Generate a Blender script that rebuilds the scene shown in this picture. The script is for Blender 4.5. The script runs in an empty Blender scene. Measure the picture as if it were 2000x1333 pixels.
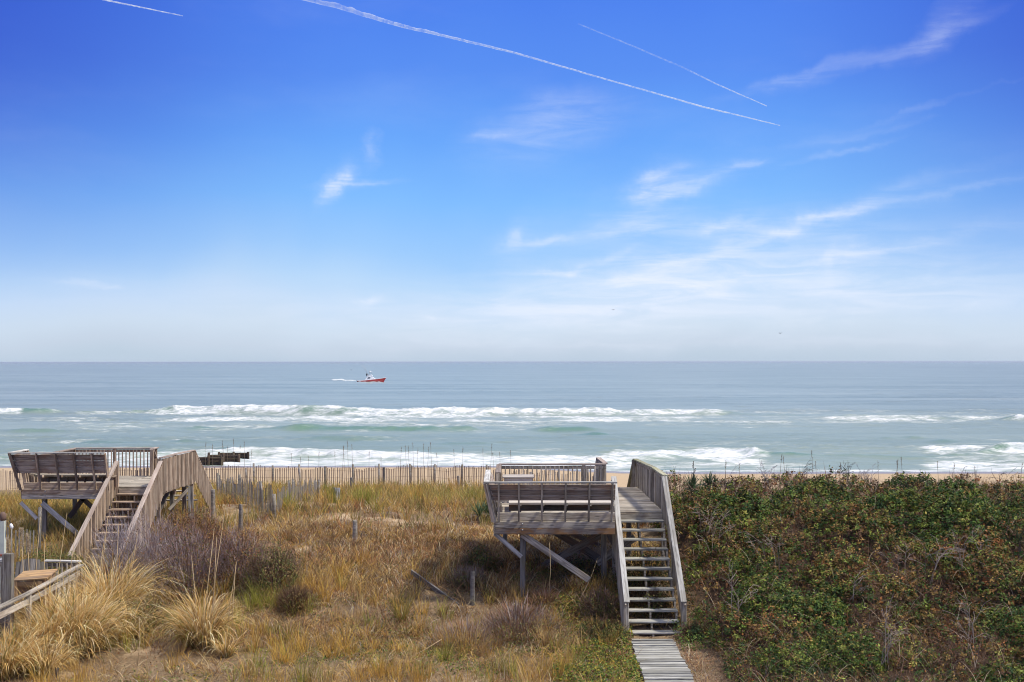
import bpy, math, random
import numpy as np
from mathutils import Matrix, Vector

random.seed(7)
RNG = np.random.default_rng(11)
F = 2250.0          # focal length of the photograph in its own pixels
HZ = 707.0          # horizon row
CZ = 11.0           # camera height above the sea
scene = bpy.context.scene

# ------------------------------------------------------------------ camera
cam_d = bpy.data.cameras.new('camera')
cam = bpy.data.objects.new('camera', cam_d)
scene.collection.objects.link(cam)
cam.location = (0, 0, CZ)
cam.rotation_euler = (math.radians(90), math.radians(0.05), 0)
cam_d.sensor_width = 36.0
cam_d.lens = 36.0 * F / 2000.0
cam_d.shift_y = (HZ - 666.5) / 2000.0
cam_d.clip_start = 0.1
cam_d.clip_end = 200000.0
scene.camera = cam

# ------------------------------------------------------------------ view
scene.view_settings.view_transform = 'Standard'
scene.view_settings.look = 'None'
scene.view_settings.gamma = 1.0
scene.view_settings.use_curve_mapping = False
scene.view_settings.exposure = 0.5
scene.render.engine = 'CYCLES'
scene.cycles.use_denoising = True
scene.cycles.denoiser = 'OPENIMAGEDENOISE'
scene.cycles.denoising_input_passes = 'RGB_ALBEDO_NORMAL'
scene.cycles.denoising_prefilter = 'ACCURATE'
scene.cycles.max_bounces = 5
scene.cycles.diffuse_bounces = 3
scene.cycles.glossy_bounces = 2
scene.cycles.transparent_max_bounces = 10
scene.cycles.sample_clamp_indirect = 4.0
scene.cycles.filter_width = 1.05

SUN_EL, SUN_AZ = 54.0, 100.0      # azimuth clockwise from +Y (the sea), so from the right
sd = Vector((math.sin(math.radians(SUN_AZ)) * math.cos(math.radians(SUN_EL)),
             math.cos(math.radians(SUN_AZ)) * math.cos(math.radians(SUN_EL)),
             math.sin(math.radians(SUN_EL))))

# ------------------------------------------------------------------ node helper
class NT:
    def __init__(s, tree): s.t = tree
    def n(s, typ, ins=None, **kw):
        nd = s.t.nodes.new(typ)
        for k, v in kw.items(): setattr(nd, k, v)
        if ins:
            for k, v in ins.items():
                sock = nd.inputs[k]
                if isinstance(v, bpy.types.NodeSocket): s.t.links.new(v, sock)
                else: sock.default_value = v
        return nd
    def m(s, op, a, b=0.0, c=0.0, clamp=False):
        nd = s.n('ShaderNodeMath', operation=op, use_clamp=clamp)
        for i, v in enumerate((a, b, c)):
            if isinstance(v, bpy.types.NodeSocket): s.t.links.new(v, nd.inputs[i])
            else: nd.inputs[i].default_value = v
        return nd.outputs[0]
    def ramp(s, fac, stops, interp='LINEAR'):
        nd = s.n('ShaderNodeValToRGB'); cr = nd.color_ramp; cr.interpolation = interp
        while len(cr.elements) > 1: cr.elements.remove(cr.elements[-1])
        cr.elements[0].position = stops[0][0]; cr.elements[0].color = (*stops[0][1], 1)
        for p, c in stops[1:]:
            e = cr.elements.new(p); e.color = (*c, 1)
        s.t.links.new(fac, nd.inputs[0])
        return nd.outputs[0]
    def fac(s, x, a, b):
        nd = s.n('ShaderNodeMapRange', {'From Min': a, 'From Max': b}, interpolation_type='SMOOTHSTEP')
        s.t.links.new(x, nd.inputs['Value']); return nd.outputs[0]
    def mix(s, f, a, b, blend='MIX'):
        nd = s.n('ShaderNodeMix', data_type='RGBA', blend_type=blend)
        for i, v in ((0, f), (6, a), (7, b)):
            if isinstance(v, bpy.types.NodeSocket): s.t.links.new(v, nd.inputs[i])
            elif i == 0: nd.inputs[0].default_value = v
            else: nd.inputs[i].default_value = (*v, 1)
        return nd.outputs[2]
    def noise(s, vec, scale, detail=4, rough=0.55, dist=0.0):
        nd = s.n('ShaderNodeTexNoise', {'Scale': scale, 'Detail': detail, 'Roughness': rough, 'Distortion': dist})
        if vec is not None: s.t.links.new(vec, nd.inputs['Vector'])
        return nd.outputs[0]
    def vmul(s, vec, k):
        nd = s.n('ShaderNodeVectorMath', {0: vec, 1: k}, operation='MULTIPLY'); return nd.outputs[0]

# ------------------------------------------------------------------ world sky
world = bpy.data.worlds.new('World'); scene.world = world; world.use_nodes = True
wt = world.node_tree; wt.nodes.clear(); N = NT(wt)
sky = N.n('ShaderNodeTexSky', sky_type='NISHITA', sun_disc=False, sun_elevation=math.radians(SUN_EL),
          sun_rotation=math.radians(SUN_AZ), air_density=1.0, dust_density=0.6, ozone_density=2.0)
tc = N.n('ShaderNodeTexCoord'); sx = N.n('ShaderNodeSeparateXYZ', {0: tc.outputs['Generated']})
X_, Y_, Z_ = sx.outputs
hyp = N.m('SQRT', N.m('ADD', N.m('MULTIPLY', X_, X_), N.m('MULTIPLY', Y_, Y_)))
el = N.m('ARCTAN2', Z_, hyp); az = N.m('ARCTAN2', X_, Y_)
def lin(*c): return tuple(((v/255+0.055)/1.055)**2.4 if v > 10 else v/255/12.92 for v in c)
D = math.radians
warp = N.noise(tc.outputs['Generated'], 5.0, 3)
elw = N.m('ADD', el, N.m('MULTIPLY', N.m('SUBTRACT', warp, 0.5), 0.05))
grad = N.ramp(N.m('DIVIDE', elw, math.pi/2, clamp=True),
    [(0.0, lin(186, 204, 223)), (0.7/90, lin(194, 209, 228)), (1.6/90, lin(202, 219, 238)), (2.8/90, lin(196, 219, 246)), (3.9/90, lin(180, 213, 248)),
     (5.4/90, lin(154, 200, 250)), (8.0/90, lin(124, 185, 252)), (11.0/90, lin(100, 163, 248)), (14.0/90, lin(84, 140, 240)),
     (17.5/90, lin(72, 126, 236)), (30.0/90, lin(60, 108, 222)), (1.0, lin(60, 106, 212))])
skyc = N.mix(0.08, grad, N.vmul(sky.outputs[0], (0.10, 0.10, 0.10)))
# sky colour deepened away from the middle of the view, constant further round
side = N.fac(N.m('ABSOLUTE', N.m('SUBTRACT', az, 0.03)), 0.14, 0.50)
deep = N.m('MULTIPLY', N.m('MULTIPLY', side, N.fac(el, 0.0, 0.24)), 1.0)
skyc = N.mix(deep, skyc, N.mix(1.0, skyc, lin(190, 182, 222), 'MULTIPLY'))
# cirrus: warped direction coordinates, streaky noise, soft ellipses where the wisps stand
cmb = N.n('ShaderNodeCombineXYZ', {0: az, 1: el, 2: 0.0}).outputs[0]
wn = N.n('ShaderNodeTexNoise', {'Vector': cmb, 'Scale': 26.0, 'Detail': 5.0, 'Roughness': 0.6}).outputs[1]
wsub = N.n('ShaderNodeVectorMath', {0: wn, 1: (0.5, 0.5, 0.5)}, operation='SUBTRACT').outputs[0]
wsc = N.vmul(wsub, (0.045, 0.022, 0))
cw = N.n('ShaderNodeVectorMath', {0: cmb, 1: wsc}, operation='ADD').outputs[0]
cs = N.n('ShaderNodeSeparateXYZ', {0: cw}); U, V = cs.outputs[0], cs.outputs[1]
rotn = N.n('ShaderNodeMapping', {'Vector': cmb, 'Rotation': (0, 0, D(-22)), 'Scale': (9.0, 60.0, 1.0)}).outputs[0]
streak = N.noise(rotn, 1.3, 6, 0.62, 0.6)
streak = N.fac(streak, 0.30, 0.72)
WISPS = [  # photo x, y, half length, half width, angle (degrees, up to the right), strength
    (655, 360, 24, 11, 62, .85), (700, 356, 50, 5, 3, .40), (725, 292, 12, 24, -12, .22),
    (1080, 240, 120, 42, 12, .30), (960, 264, 32, 6, 10, .22),
    (1270, 368, 45, 17, 25, .58), (1335, 372, 66, 11, 22, .50), (1285, 345, 40, 9, 20, .35),
    (1410, 443, 52, 10, 5, .60), (1240, 440, 75, 17, 8, .45), (1005, 465, 24, 16, 55, .45), (1070, 468, 42, 7, 15, .42),
    (1090, 531, 48, 4, 3, .50), (1160, 515, 80, 7, 20, .28),
    (1440, 480, 300, 11, 17, .22), (1310, 550, 250, 46, 10, .62), (1590, 433, 95, 9, 15, .35), (1800, 388, 150, 6, 10, .20),
    (1700, 490, 160, 10, 10, .38), (1625, 512, 30, 12, 60, .25), (1690, 545, 170, 22, 2, .22), (1830, 590, 120, 16, 2, .30),
    (1560, 150, 90, 10, 14, .24), (1760, 100, 140, 12, 16, .16), (1850, 45, 60, 26, 40, .20), (1820, 205, 140, 5, 13, .12),
    (1640, 298, 70, 5, 12, .22), (1460, 325, 40, 5, 12, .28), (1700, 255, 90, 6, 10, .16),
    (722, 586, 26, 6, 5, .60), (842, 621, 11, 4, 0, .50), (148, 552, 26, 3, -3, .25), (205, 562, 26, 3, -3, .22),
    (700, 610, 500, 20, 0, .12), (1400, 592, 440, 40, 3, .42), (1450, 668, 640, 10, 0, .20), (300, 560, 300, 30, 0, .10)]
tot = None
for (px, py, L, Wd, ang, st) in WISPS:
    a0 = math.atan((px-1000)/F); e0 = math.atan((HZ-py)/math.hypot(F, px-1000))
    ca, sa = math.cos(D(ang)), math.sin(D(ang))
    du = N.m('SUBTRACT', U, a0); dv = N.m('SUBTRACT', V, e0)
    p = N.m('ADD', N.m('MULTIPLY', du, ca*F/L), N.m('MULTIPLY', dv, sa*F/L))
    q = N.m('ADD', N.m('MULTIPLY', du, -sa*F/Wd), N.m('MULTIPLY', dv, ca*F/Wd))
    d2 = N.m('ADD', N.m('MULTIPLY', p, p), N.m('MULTIPLY', q, q))
    g = N.m('DIVIDE', st*.80, N.m('ADD', 1.0, N.m('POWER', N.m('MULTIPLY', d2, 0.8), 1.5)))
    tot = g if tot is None else N.m('ADD', tot, g)
tot = N.m('MULTIPLY', N.m('MAXIMUM', N.m('SUBTRACT', tot, 0.05), 0), N.m('ADD', 0.30, N.m('MULTIPLY', streak, 0.95)))
tot = N.m('MULTIPLY', tot, N.fac(Y_, -0.1, 0.3))
far_n = N.m('MULTIPLY', N.fac(N.noise(N.vmul(tc.outputs['Generated'], (3, 3, 9)), 1.4, 6, 0.6), 0.45, 0.85), 0.07)
fill_veil = N.m('MULTIPLY', N.fac(el, 0.34, 0.75), N.m('ADD', 0.55, N.m('MULTIPLY', N.fac(N.noise(N.vmul(tc.outputs['Generated'], (2, 5, 4)), 1.2, 6, 0.6), 0.35, 0.7), 0.35)))  # unseen overhead cloud veil, added to raise the fill light
tot = N.m('MAXIMUM', N.m('MINIMUM', N.m('ADD', tot, N.m('MULTIPLY', far_n, N.fac(el, 0.0, 0.15))), 0.85), fill_veil)
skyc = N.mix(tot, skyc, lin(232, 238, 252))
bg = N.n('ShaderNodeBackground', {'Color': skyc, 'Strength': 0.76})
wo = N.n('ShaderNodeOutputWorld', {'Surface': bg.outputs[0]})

# ------------------------------------------------------------------ sun
sl = bpy.data.lights.new('sun', 'SUN'); sl.energy = 3.0; sl.angle = D(5.0); sl.color = (1.0, 0.94, 0.84)
so = bpy.data.objects.new('sun', sl); scene.collection.objects.link(so)
so.rotation_euler = (-sd).to_track_quat('-Z', 'Y').to_euler()
so.location = (20, 10, 40)

# ------------------------------------------------------------------ numpy noise
_P = np.random.default_rng(5).random((256, 256))
def vnoise(x, y):
    x = np.asarray(x, float); y = np.asarray(y, float)
    xi = np.floor(x).astype(int); yi = np.floor(y).astype(int)
    fx = x-xi; fy = y-yi; fx = fx*fx*(3-2*fx); fy = fy*fy*(3-2*fy)
    a = _P[xi & 255, yi & 255]; b = _P[(xi+1) & 255, yi & 255]; c = _P[xi & 255, (yi+1) & 255]; d = _P[(xi+1) & 255, (yi+1) & 255]
    return (a*(1-fx)+b*fx)*(1-fy)+(c*(1-fx)+d*fx)*fy
def fbm(x, y, s=1.0, o=4, g=0.5):
    x = np.asarray(x, float)*s; y = np.asarray(y, float)*s; t = 0; a = 1; n = 0
    for i in range(o):
        t = t+a*vnoise(x+i*17.3, y+i*31.7); n += a; a *= g; x = x*2.03; y = y*2.03
    return t/n
def ss(x, a, b):
    t = np.clip((np.asarray(x, float)-a)/(b-a), 0, 1); return t*t*(3-2*t)

# ------------------------------------------------------------------ terrain height
def prof(Y, pts):
    return np.interp(Y, [p[0] for p in pts], [p[1] for p in pts])
MID = [(-40, -6.6), (14, -6.45), (22, -6.35), (25, -6.22), (26.3, -6.05), (27.6, -5.62), (30, -5.25), (33, -5.02), (38, -5.08), (46, -5.6), (60, -6.6), (66, -7.05), (118, -10.75), (122, -11.0), (132, -11.7), (200, -14), (400, -20)]
LEFT = [(-40, -6.6), (14, -6.45), (22, -6.35), (28, -6.3), (31.5, -6.1), (35, -5.5), (38, -5.3), (42, -5.35), (46, -5.6), (60, -6.6), (66, -7.05), (118, -10.75), (122, -11.0), (132, -11.7), (200, -14), (400, -20)]
RIGHT = [(-40, -6.6), (14, -6.45), (22, -6.3), (25, -6.0), (28, -5.4), (31, -4.85), (34, -4.5), (37, -4.45), (42, -5.0), (48, -5.8), (60, -6.7), (66, -7.1), (118, -10.75), (122, -11.0), (132, -11.7), (200, -14), (400, -20)]
def ground(X, Y, fine=True):
    X = np.asarray(X, float); Y = np.asarray(Y, float)
    wl = 7.0*ss(X, -4, 14)*ss(Y, 66, 110)      # the waterline comes closer on the right
    Yb = Y+wl
    m, l, r = prof(Yb, MID), prof(Yb, LEFT), prof(Yb, RIGHT)
    wL = 1-ss(X, -11, -5); wR = ss(X, 3.0, 5.5)
    z = m*(1-wL)*(1-wR)+l*wL+r*wR
    amp = (1-ss(Y, 56, 70))
    z = z+amp*(fbm(X, Y, 0.22, 3)-0.5)*0.5*ss(Y, 26, 34)
    z = z+(fbm(X+40, Y+9, 0.9, 3)-0.5)*(0.16*amp+0.05)*(1-ss(Y, 112, 124))
    return z+CZ
def gz(X, Y): return float(ground(X, Y))
def PX(px, py, Y): return Vector(((px-1000)*Y/F, Y, CZ-(py-HZ)*Y/F))

# ------------------------------------------------------------------ object helpers
COL = scene.collection.objects
WM = {}
def reg(o, M): WM[o.name] = M; return o
def attach(o, parent, M=None):
    """link o so that its world matrix is M, under parent"""
    M = M or Matrix.Identity(4)
    COL.link(o); WM[o.name] = M
    if parent is not None:
        o.parent = parent
        o.matrix_local = WM[parent.name].inverted() @ M
    else:
        o.matrix_world = M
    return o
def tag(o, label=None, cat=None, group=None, kind=None):
    if label: o['label'] = label
    if cat: o['category'] = cat
    if group: o['group'] = group
    if kind: o['kind'] = kind
    return o
def thing(name, loc, label, cat, group=None):
    o = bpy.data.objects.new(name, None); o.empty_display_size = 0.2
    attach(o, None, Matrix.Translation(Vector(loc)))
    return tag(o, label, cat, group)
def np_mesh(name, verts, quads=None, tris=None, colors=None, attrs=None, smooth=False):
    me = bpy.data.meshes.new(name)
    verts = np.asarray(verts, np.float32)
    nq = 0 if quads is None else len(quads); nt = 0 if tris is None else len(tris)
    loops = []
    if nq: loops.append(np.asarray(quads, np.int32).ravel())
    if nt: loops.append(np.asarray(tris, np.int32).ravel())
    loops = np.concatenate(loops)
    starts = np.concatenate([np.arange(nq)*4, nq*4+np.arange(nt)*3]).astype(np.int32)
    me.vertices.add(len(verts)); me.vertices.foreach_set('co', verts.ravel())
    me.loops.add(len(loops)); me.loops.foreach_set('vertex_index', loops)
    me.polygons.add(nq+nt); me.polygons.foreach_set('loop_start', starts)
    if smooth: me.polygons.foreach_set('use_smooth', np.ones(nq+nt, bool))
    if colors is not None:
        ca = me.color_attributes.new('Col', 'FLOAT_COLOR', 'POINT')
        c4 = np.ones((len(verts), 4), np.float32); c4[:, :3] = colors
        ca.data.foreach_set('color', c4.ravel())
    for k, v in (attrs or {}).items():
        a = me.attributes.new(k, 'FLOAT', 'POINT'); a.data.foreach_set('value', np.asarray(v, np.float32))
    me.update(calc_edges=True)
    return me
def mobj(name, me, mat, parent=None, M=None):
    if mat is not None and not me.materials: me.materials.append(mat)
    return attach(bpy.data.objects.new(name, me), parent, M)
_box = {}
BOXF = [(0, 1, 3, 2), (4, 6, 7, 5), (0, 4, 5, 1), (2, 3, 7, 6), (0, 2, 6, 4), (1, 5, 7, 3)]
def box_mesh(L, w, t, mat, taper=0.0):
    k = (round(L, 2), round(w, 3), round(t, 3), mat.name)
    if k not in _box:
        L, w, t = k[:3]; vs = []
        b = min(0.004, t*0.2)
        # a plank with eased long edges: eight-sided section, 28 triangles
        sec = [(w/2-b, t/2), (w/2, t/2-b), (w/2, -t/2+b), (w/2-b, -t/2), (-w/2+b, -t/2), (-w/2, -t/2+b), (-w/2, t/2-b), (-w/2+b, t/2)]
        for x in (-L/2, L/2):
            for (y, z) in sec: vs.append((x, y, z))
        me = bpy.data.meshes.new('board')
        fs = [tuple(range(8))[::-1], tuple(range(8, 16))]
        for i in range(8):
            j = (i+1) % 8; fs.append((i, j, 8+j, 8+i))
        me.from_pydata(vs, [], [f[::-1] for f in fs]); me.update(); me.materials.append(mat)
        _box[k] = me
    return _box[k]
def frame(a, b, up):
    a, b = Vector(a), Vector(b); x = (b-a).normalized(); up = Vector(up)
    z = (up-x*up.dot(x))
    if z.length < 1e-4: z = Vector((1, 0, 0))-x*x.x
    z.normalize(); y = z.cross(x)
    M = Matrix((x, y, z)).transposed().to_4x4(); M.translation = (a+b)/2
    return M, (b-a).length
def board(name, a, b, w, t, mat, parent, up=(0, 0, 1), jit=0.0):
    M, L = frame(a, b, up)
    if jit:
        M = M @ Matrix.Translation((random.uniform(-jit, jit), random.uniform(-jit, jit)*.4, random.uniform(-jit, jit)*.4)) @ Matrix.Rotation(random.uniform(-1, 1)*jit*0.8, 4, 'X') @ Matrix.Rotation(random.uniform(-1, 1)*jit*0.25, 4, 'Z')
    return mobj(name, box_mesh(L, w, t, mat), mat, parent, M)
def pyobj(name, vs, fs, mat, parent=None, smooth=False):
    me = bpy.data.meshes.new(name); me.from_pydata([tuple(v) for v in vs], [], fs)
    if smooth:
        for p in me.polygons: p.use_smooth = True
    me.update(); return mobj(name, me, mat, parent)
def tube_arrays(pts, rads, k=6):
    vs = []; fs = []
    pts = [Vector(p) for p in pts]
    for i, p in enumerate(pts):
        d = (pts[min(i+1, len(pts)-1)]-pts[max(i-1, 0)]).normalized()
        a = d.orthogonal().normalized() if abs(d.z) < .99 else Vector((1, 0, 0)); b = d.cross(a)
        for j in range(k):
            t = 2*math.pi*j/k; vs.append(p+(a*math.cos(t)+b*math.sin(t))*rads[i])
    for i in range(len(pts)-1):
        for j in range(k):
            fs.append((i*k+j, i*k+(j+1) % k, (i+1)*k+(j+1) % k, (i+1)*k+j))
    fs.append(tuple(range(k))[::-1]); fs.append(tuple(range((len(pts)-1)*k, len(pts)*k)))
    return vs, fs
def tube(name, pts, rads, mat, parent=None, k=6):
    vs, fs = tube_arrays(pts, rads, k); return pyobj(name, vs, fs, mat, parent, True)

# ------------------------------------------------------------------ materials
def newmat(name):
    m = bpy.data.materials.new(name); m.use_nodes = True; m.node_tree.nodes.clear(); return m, NT(m.node_tree)
def out(n, sh, disp=None):
    o = n.n('ShaderNodeOutputMaterial', {'Surface': sh})
def wood(name, light, dark, stain, stain_amt=0.35, grain=1.0, moss=0.0):
    m, n = newmat(name)
    tc = n.n('ShaderNodeTexCoord').outputs['Object']; oi = n.n('ShaderNodeObjectInfo')
    off = n.n('ShaderNodeVectorMath', {0: tc, 1: n.n('ShaderNodeVectorMath', {0: n.n('ShaderNodeCombineXYZ', {0: oi.outputs['Random'], 1: oi.outputs['Random'], 2: oi.outputs['Random']}).outputs[0], 1: (37, 71, 53)}, operation='MULTIPLY').outputs[0]}, operation='ADD').outputs[0]
    g1 = n.noise(n.vmul(off, (1.2, 26*grain, 26*grain)), 1.0, 6, 0.65, 0.3)
    g2 = n.noise(n.vmul(off, (3.0, 90, 90)), 1.0, 3, 0.6)
    g3 = n.noise(n.vmul(off, (1.6, 3.5, 3.5)), 1.0, 4, 0.6)
    g = n.m('ADD', n.m('MULTIPLY', g1, 0.7), n.m('MULTIPLY', g2, 0.3))
    c = n.mix(n.fac(g, 0.38, 0.56), dark, light)
    c = n.mix(n.m('MULTIPLY', n.fac(g3, 0.46, 0.62), min(1, stain_amt*1.3)), c, stain)
    g4 = n.noise(n.vmul(off, (0.9, 9, 9)), 1.0, 4, 0.7, .6)
    c = n.mix(n.m('MULTIPLY', n.fac(g4, 0.52, 0.66), 0.65), c, dark)
    c = n.mix(n.m('MULTIPLY', n.fac(g4, 0.46, 0.34), 0.35), c, tuple(min(1, v*1.3) for v in light))
    rv = n.m('ADD', 0.66, n.m('MULTIPLY', oi.outputs['Random'], 0.6))
    c = n.mix(1.0, c, n.n('ShaderNodeCombineXYZ', {0: rv, 1: rv, 2: rv}).outputs[0], 'MULTIPLY')
    # knots
    kn = n.n('ShaderNodeTexVoronoi', {'Vector': n.vmul(off, (1.6, 7, 7)), 'Scale': 1.0}).outputs['Distance']
    c = n.mix(n.m('MULTIPLY', n.m('SUBTRACT', 1.0, n.fac(kn, 0.05, 0.16)), 0.7), c, tuple(v*0.5 for v in dark))
    if moss: c = n.mix(n.m('MULTIPLY', n.fac(n.noise(off, 2.2, 3), 0.5, 0.7), moss), c, (0.22, 0.21, 0.09))
    b = n.n('ShaderNodeBump', {'Strength': 0.55, 'Distance': 0.006, 'Height': g})
    p = n.n('ShaderNodeBsdfPrincipled', {'Base Color': c, 'Roughness': 0.88, 'Normal': b.outputs[0], 'Specular IOR Level': 0.2})
    out(n, p.outputs[0]); return m
W_GREY = wood('weathered_grey_wood', (0.55, 0.49, 0.385), (0.17, 0.145, 0.11), (0.22, 0.155, 0.11))
W_CAP = wood('silver_wood', (0.67, 0.65, 0.585), (0.29, 0.275, 0.24), (0.42, 0.385, 0.32), 0.5)
W_BACK = wood('brown_grey_back_wood', (0.48, 0.41, 0.34), (0.21, 0.17, 0.14), (0.30, 0.19, 0.13), 0.6)
W_PATH = wood('greyed_path_wood', (0.43, 0.42, 0.37), (0.17, 0.165, 0.145), (0.30, 0.29, 0.23), 0.5)
W_DARK = wood('dark_wood', (0.27, 0.22, 0.18), (0.09, 0.073, 0.06), (0.25, 0.14, 0.09), 0.6)  # darker wood tone for parts below decks, under seats and in recesses
W_BROWN = wood('tan_weathered_wood', (0.50, 0.39, 0.28), (0.20, 0.145, 0.10), (0.25, 0.16, 0.10), 0.45)
W_BROWNCAP = wood('tan_grey_wood', (0.46, 0.38, 0.31), (0.24, 0.19, 0.155), (0.34, 0.25, 0.19), 0.4)
W_SLAT = wood('lath_wood', (0.38, 0.31, 0.235), (0.18, 0.14, 0.105), (0.28, 0.17, 0.11), 0.4)
W_SLATG = wood('grey_lath_wood', (0.33, 0.31, 0.27), (0.14, 0.12, 0.10), (0.24, 0.20, 0.12), 0.4)
W_POST = wood('post_wood', (0.33, 0.305, 0.265), (0.12, 0.10, 0.085), (0.20, 0.17, 0.11), 0.4, moss=.2)
W_YEL = wood('yellowed_wood', (0.48, 0.31, 0.15), (0.22, 0.13, 0.07), (0.30, 0.22, 0.16), 0.4)
W_PALE = wood('pale_bleached_wood', (0.66, 0.60, 0.52), (0.42, 0.36, 0.30), (0.55, 0.48, 0.40), 0.4)
W_MOSS = wood('mossy_cap_wood', (0.46, 0.44, 0.30), (0.24, 0.22, 0.14), (0.36, 0.36, 0.18), 0.4, moss=.5)
W_STAIN = wood('orange_stained_fascia', (0.36, 0.30, 0.23), (0.14, 0.11, 0.09), (0.38, 0.21, 0.09), 0.85)
W_PILE = wood('sodden_black_timber', (0.10, 0.07, 0.05), (0.03, 0.022, 0.017), (0.12, 0.08, 0.04), 0.5, moss=.3)
def plain(name, col, rough=0.5, metal=0.0, var=0.15, vs=6.0):
    m, n = newmat(name)
    tc = n.n('ShaderNodeTexCoord').outputs['Object']
    f = n.noise(tc, vs, 4)
    c = n.mix(f, tuple(v*(1-var) for v in col), tuple(min(1, v*(1+var)) for v in col))
    p = n.n('ShaderNodeBsdfPrincipled', {'Base Color': c, 'Roughness': rough, 'Metallic': metal}); out(n, p.outputs[0]); return m
M_WIRE = plain('rusty_wire', (0.16, 0.10, 0.07), 0.8)
M_RED = plain('red_hull_paint', (0.48, 0.02, 0.02), 0.3, 0, .1, .5)
M_WHITE = plain('white_gelcoat', (0.82, 0.82, 0.80), 0.35, 0, .04)
M_GLASS = plain('dark_window_glass', (0.03, 0.045, 0.06), 0.08)
M_BLACK = plain('black_canvas', (0.03, 0.03, 0.033), 0.7)
M_METAL = plain('grey_metal', (0.45, 0.45, 0.46), 0.4, 0.7)
M_PAINT = plain('pale_green_paint', (0.55, 0.58, 0.48), 0.6, 0, .2)
M_SIGN = plain('white_sign_panel', (0.72, 0.73, 0.74), 0.6, 0, .12)
M_REDB = plain('faded_red_strap', (0.35, 0.10, 0.06), 0.7)
M_BIRD = plain('bird_feathers', (0.10, 0.10, 0.11), 0.8)
def leafmat(name, trans=0.35):
    m, n = newmat(name)
    a = n.n('ShaderNodeAttribute', attribute_name='Col').outputs['Color']
    d = n.n('ShaderNodeBsdfDiffuse', {'Color': a}); t = n.n('ShaderNodeBsdfTranslucent', {'Color': a})
    s = n.n('ShaderNodeMixShader', {0: trans, 1: d.outputs[0], 2: t.outputs[0]})
    out(n, s.outputs[0]); return m
def leafmat_gloss(name):
    m, n = newmat(name)
    a = n.n('ShaderNodeAttribute', attribute_name='Col').outputs['Color']
    d = n.n('ShaderNodeBsdfPrincipled', {'Base Color': a, 'Roughness': 0.6, 'Specular IOR Level': 0.2}); t = n.n('ShaderNodeBsdfTranslucent', {'Color': a})
    s = n.n('ShaderNodeMixShader', {0: 0.25, 1: d.outputs[0], 2: t.outputs[0]})
    out(n, s.outputs[0]); return m
M_GRASS = leafmat('dry_grass'); M_LEAF = leafmat_gloss('shrub_leaves'); M_TWIG = leafmat('twigs', 0.0)

# ground: sand, wet sand, leaf litter
m, n = newmat('dune_sand_and_litter')
geo = n.n('ShaderNodeNewGeometry').outputs['Position']
at = n.n('ShaderNodeAttribute', attribute_name='sand').outputs['Fac']
wet = n.n('ShaderNodeAttribute', attribute_name='wet').outputs['Fac']
n1 = n.noise(geo, 1.1, 6, 0.65); n2 = n.noise(geo, 9.0, 5, 0.7); n3 = n.noise(geo, 45.0, 3, 0.6)
sand = n.mix(n2, (0.47, 0.345, 0.205), (0.60, 0.46, 0.285))
sand = n.mix(n.m('MULTIPLY', n3, 0.35), sand, (0.36, 0.25, 0.15))
dirt = n.mix(n.fac(n2, 0.35, 0.65), (0.13, 0.09, 0.05), (0.27, 0.19, 0.105))
dirt = n.mix(n.m('MULTIPLY', n.fac(n3, 0.52, 0.66), 0.6), dirt, (0.42, 0.31, 0.21))
dirt = n.mix(n.m('MULTIPLY', n.fac(n.noise(geo, 24.0, 4, .7), 0.55, 0.7), 0.7), dirt, (0.10, 0.05, 0.035))
f = n.fac(n.m('ADD', at, n.m('MULTIPLY', n.m('SUBTRACT', n1, 0.5), 0.9)), 0.40, 0.62)
c = n.mix(f, dirt, sand)
c = n.mix(n.n('ShaderNodeAttribute', attribute_name='dark_floor').outputs['Fac'], c, n.mix(n3, (0.035, 0.026, 0.018), (0.10, 0.065, 0.04)))
c = n.mix(wet, c, (0.27, 0.225, 0.185))
bh = n.m('ADD', n.m('MULTIPLY', n2, 0.6), n.m('MULTIPLY', n3, 0.25))
b = n.n('ShaderNodeBump', {'Strength': 0.7, 'Distance': 0.05, 'Height': bh})
p = n.n('ShaderNodeBsdfPrincipled', {'Base Color': c, 'Roughness': n.m('SUBTRACT', 0.95, n.m('MULTIPLY', wet, 0.65)), 'Normal': b.outputs[0], 'Specular IOR Level': n.m('ADD', 0.1, n.m('MULTIPLY', wet, 0.4))})
out(n, p.outputs[0]); M_GROUND = m

# sea
m, n = newmat('sea_water')
geo = n.n('ShaderNodeNewGeometry').outputs['Position']
fo = n.n('ShaderNodeAttribute', attribute_name='foam').outputs['Fac']
gr = n.n('ShaderNodeAttribute', attribute_name='green').outputs['Fac']
w1 = n.noise(n.vmul(geo, (0.006, 0.035, 0.2)), 1.0, 5, 0.65, .4)
w1 = n.fac(w1, 0.3, 0.7)
w2 = n.noise(n.vmul(geo, (0.35, 0.75, 0.5)), 1.0, 6, 0.68, .5)
w3 = n.noise(n.vmul(geo, (1.6, 3.2, 2.0)), 1.0, 4, 0.6)
w4 = n.noise(n.vmul(geo, (0.10, 0.30, 0.3)), 1.0, 5, 0.65, .8)
ypos = n.n('ShaderNodeSeparateXYZ', {0: geo}).outputs[1]
near = n.m('SUBTRACT', 1.0, n.fac(ypos, 120.0, 330.0))
deepc = n.mix(w1, (0.205, 0.26, 0.225), (0.31, 0.365, 0.32))
shal = n.mix(w1, (0.215, 0.275, 0.215), (0.285, 0.345, 0.27))
c = n.mix(near, deepc, shal)
c = n.mix(gr, c, (0.08, 0.20, 0.12))
fs_ = n.m('ADD', n.m('ADD', n.m('MULTIPLY', w2, 0.40), n.m('MULTIPLY', w3, 0.15)), n.m('MULTIPLY', w4, 0.45))
ff = n.fac(n.m('ADD', fo, n.m('MULTIPLY', n.m('SUBTRACT', fs_, 0.5), 3.8)), 0.20, 1.25)
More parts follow.
